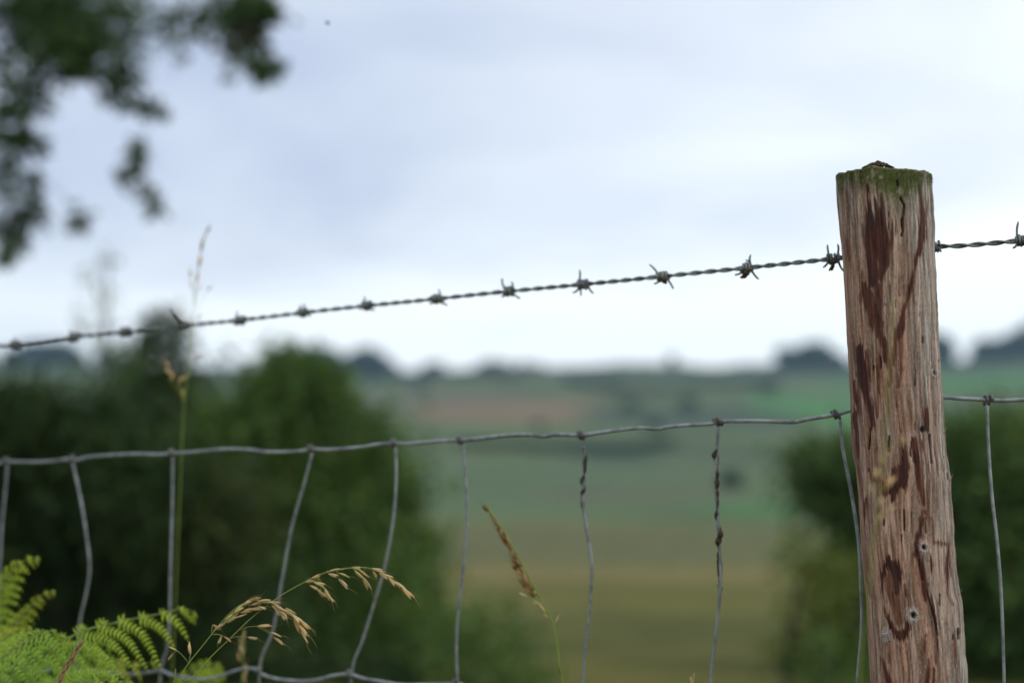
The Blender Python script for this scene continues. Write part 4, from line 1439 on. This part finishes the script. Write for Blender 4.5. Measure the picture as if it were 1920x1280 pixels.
def frond(root, rach, d, plen, npin, tint0, tint1, d1=None, droop=.3, spread=.9, curl=True, lean=(0, 0), upf=1.0, fwd=.65):
    """rach: px points base -> tip; plen: longest pinna in px"""
    d1 = d1 or d
    m = len(rach)
    P = [at(x, y, d + (d1 - d) * i / (m - 1)) for i, (x, y) in enumerate(rach)]
    P = smooth_path(P, 60)
    T_, N_, B_ = frames(P)
    b = Bag()
    b.tube(P, np.linspace(.0022, .0005, 60), 6)
    fr = obj('frond', None, root) if False else None
    lf = Bag()
    rb = Bag()
    rb.tube(P, np.linspace(.0022, .0005, 60), 6)
    upb = np.array([0, -.84, .54]) + np.array([lean[0], 0, lean[1]])
    upb /= np.linalg.norm(upb)
    for k in range(npin):
        s = (k + .6) / npin
        j = min(58, int(s * 59))
        ln = plen / F * d * (1 - s) ** .75 * min(1, .55 + 1.5 * s) + .004
        side = np.cross(T_[j], upb)
        side /= np.linalg.norm(side)
        tint = np.array(tint0) * (1 - s) + np.array(tint1) * s
        for sg in (-1, 1):
            dv = side * sg * spread + T_[j] * (fwd + .5 * s)
            dv /= np.linalg.norm(dv)
            if dv[2] > .05:
                ln_ = ln * upf
            else:
                ln_ = ln
            e = P[j] + dv * ln_ - np.array([0, 0, 1]) * ln_ * droop * rng.uniform(.8, 1.2)
            mid = P[j] + dv * ln_ * .55 + upb * ln_ * .05 - np.array([0, 0, 1]) * ln_ * droop * .12
            pts = [P[j], mid, e]
            if curl and s > .8:
                pts = [P[j], mid * .5 + P[j] * .5 + upb * .001, P[j] + dv * ln * .7 - np.array([0, 0, 1]) * ln * .5]
            npn = max(5, int(ln_ / .0038))
            rb.tube(smooth_path(pts, 8), np.linspace(.0006, .0002, 8), 4)
            pinnule_rows(lf, pts, min(.0100, ln * .17 + .0022), npn, tint, upb)
    fo = obj('frond', lf.mesh('bracken_frond', M_FERN, False), root)
    obj('rachis', rb.mesh('bracken_rachis', M_RACHIS), fo)


def bracken(name, foot_px, d, label, fronds):
    f = at(foot_px, 1280, d)
    root = empty(name, (f[0], f[1], 0), label, 'fern')
    st = Bag()
    for fr in fronds:
        a = at(*fr['rach'][0], fr.get('d', d))
        st.tube(smooth_path([[f[0], f[1], -.02], [f[0] * .6 + a[0] * .4, f[1], a[2] * .5], a], 20), np.linspace(.004, .0024, 20), 7)
        frond(root, fr['rach'], fr.get('d', d), fr['plen'], fr['npin'], fr.get('t0', (.75, .85, .8)), fr.get('t1', (1.35, 1.1, .5)), fr.get('d1'), fr.get('droop', .3), fr.get('spread', .9), lean=fr.get('lean', (0, 0)), upf=fr.get('upf', .8), fwd=fr.get('fwd', .65))
    obj('stalk', st.mesh('bracken_stalk', M_RACHIS), root)


bracken('bracken_fern', 120, 1.78, 'large green bracken arching right behind the brown spike', [
    dict(rach=[(-40, 1330), (60, 1240), (150, 1185), (235, 1163), (310, 1148), (345, 1140), (370, 1155)], plen=185, npin=12, droop=.55, spread=.8, fwd=1.0, upf=.35, d=1.74, d1=1.84),
    dict(rach=[(-60, 1300), (0, 1235), (60, 1195), (105, 1180)], plen=170, npin=10, droop=.5, fwd=1.0, upf=.6, d=1.70, d1=1.76, t0=(.6, .75, .8), t1=(.8, .85, .6)),
    dict(rach=[(60, 1360), (130, 1290), (200, 1252), (262, 1246), (295, 1240)], plen=100, npin=8, droop=.5, d=1.86, d1=1.90, t1=(1.5, .95, .35)),
    dict(rach=[(-30, 1380), (80, 1310), (170, 1275), (250, 1280)], plen=160, npin=10, droop=.5, fwd=.9, d=1.68, t0=(.6, .75, .75), t1=(.9, .9, .6)),
    dict(rach=[(-70, 1340), (10, 1262), (90, 1222), (170, 1205), (215, 1215)], plen=165, npin=11, droop=.55, fwd=.9, upf=.5, d=1.79, t0=(.6, .75, .8), t1=(1.0, .95, .6)),
    dict(rach=[(-20, 1350), (40, 1290), (110, 1250), (190, 1235), (240, 1248)], plen=150, npin=11, droop=.55, fwd=.9, upf=.6, d=1.83, t0=(.65, .8, .75), t1=(1.0, .95, .6)),
])
bracken('bracken_fern', -20, 1.85, 'bracken at the far left edge with tips curling up', [
    dict(rach=[(-70, 1260), (-30, 1170), (5, 1100), (35, 1058), (60, 1045), (74, 1050)], plen=115, npin=15, droop=.35, spread=.8, d=1.86, t1=(1.4, 1.1, .45)),
    dict(rach=[(-50, 1280), (0, 1200), (45, 1150), (75, 1118), (95, 1108), (102, 1114)], plen=70, npin=15, droop=.5, spread=.7, d=1.92, t0=(1.1, 1.0, .6), t1=(1.4, 1.0, .4)),
    dict(rach=[(-80, 1330), (-30, 1230), (20, 1190), (60, 1175)], plen=110, npin=12, droop=.6, d=1.82, t0=(1.2, 1.0, .6), t1=(1.3, .95, .45)),
])
bracken('bracken_fern', 380, 2.1, 'small bright bracken tip under the oat grass stems', [
    dict(rach=[(330, 1340), (350, 1275), (380, 1248), (405, 1250), (420, 1275)], plen=60, npin=11, droop=.8, d=2.08, t0=(1, 1, .7), t1=(1.4, 1.15, .5)),
])

# ------------------------------------------------------------------ a fly in the air
d = 2.0
c = at(615, 44, d)
fly = empty('fly', c, 'tiny dark fly in the air near the leafy branches', 'insect')
b = Bag()
s = np.linspace(-1, 1, 11)
b.tube(c + np.stack([s * .0030, s * .0006, s * .0010], 1), .0016 * np.sqrt(np.clip(1 - s ** 2, 0, 1)) * (1 + .25 * np.sin(s * 5)) + .0001, 8)
obj('body', b.mesh('fly_body', M_BARK), fly)
for sg in (-1, 1):
    V = c + np.array([[0, 0, .0012], [-.002, sg * .0012, .003], [-.0045, sg * .002, .0022], [-.003, sg * .0002, .0012]])
    b = Bag()
    b.add(V, None, np.array([[0, 1, 2], [0, 2, 3]]), (1.5, 1.5, 1.5))
    obj('wing', b.mesh('fly_wing', M_TREE, False), fly)

# ------------------------------------------------------------------ the air
hm = np.array([[x, y, z] for z in (-14.0, 58.0) for y in (-152.0, 1002.0) for x in (-702.0, 702.0)])
hf = np.array([[0, 2, 3, 1], [4, 5, 7, 6], [0, 1, 5, 4], [2, 6, 7, 3], [0, 4, 6, 2], [1, 3, 7, 5]])
M_HAZE, t, out = new_mat('haze_air')
v = t.n('ShaderNodeVolumePrincipled')
v.inputs['Color'].default_value = (.52, .76, 1.0, 1)
v.inputs['Density'].default_value = .00029
v.inputs['Anisotropy'].default_value = .2
t.l(v.outputs[0], out.inputs['Volume'])
haze = obj('haze', mesh_np('haze', hm, hf, M_HAZE))
tag(haze, kind='stuff')
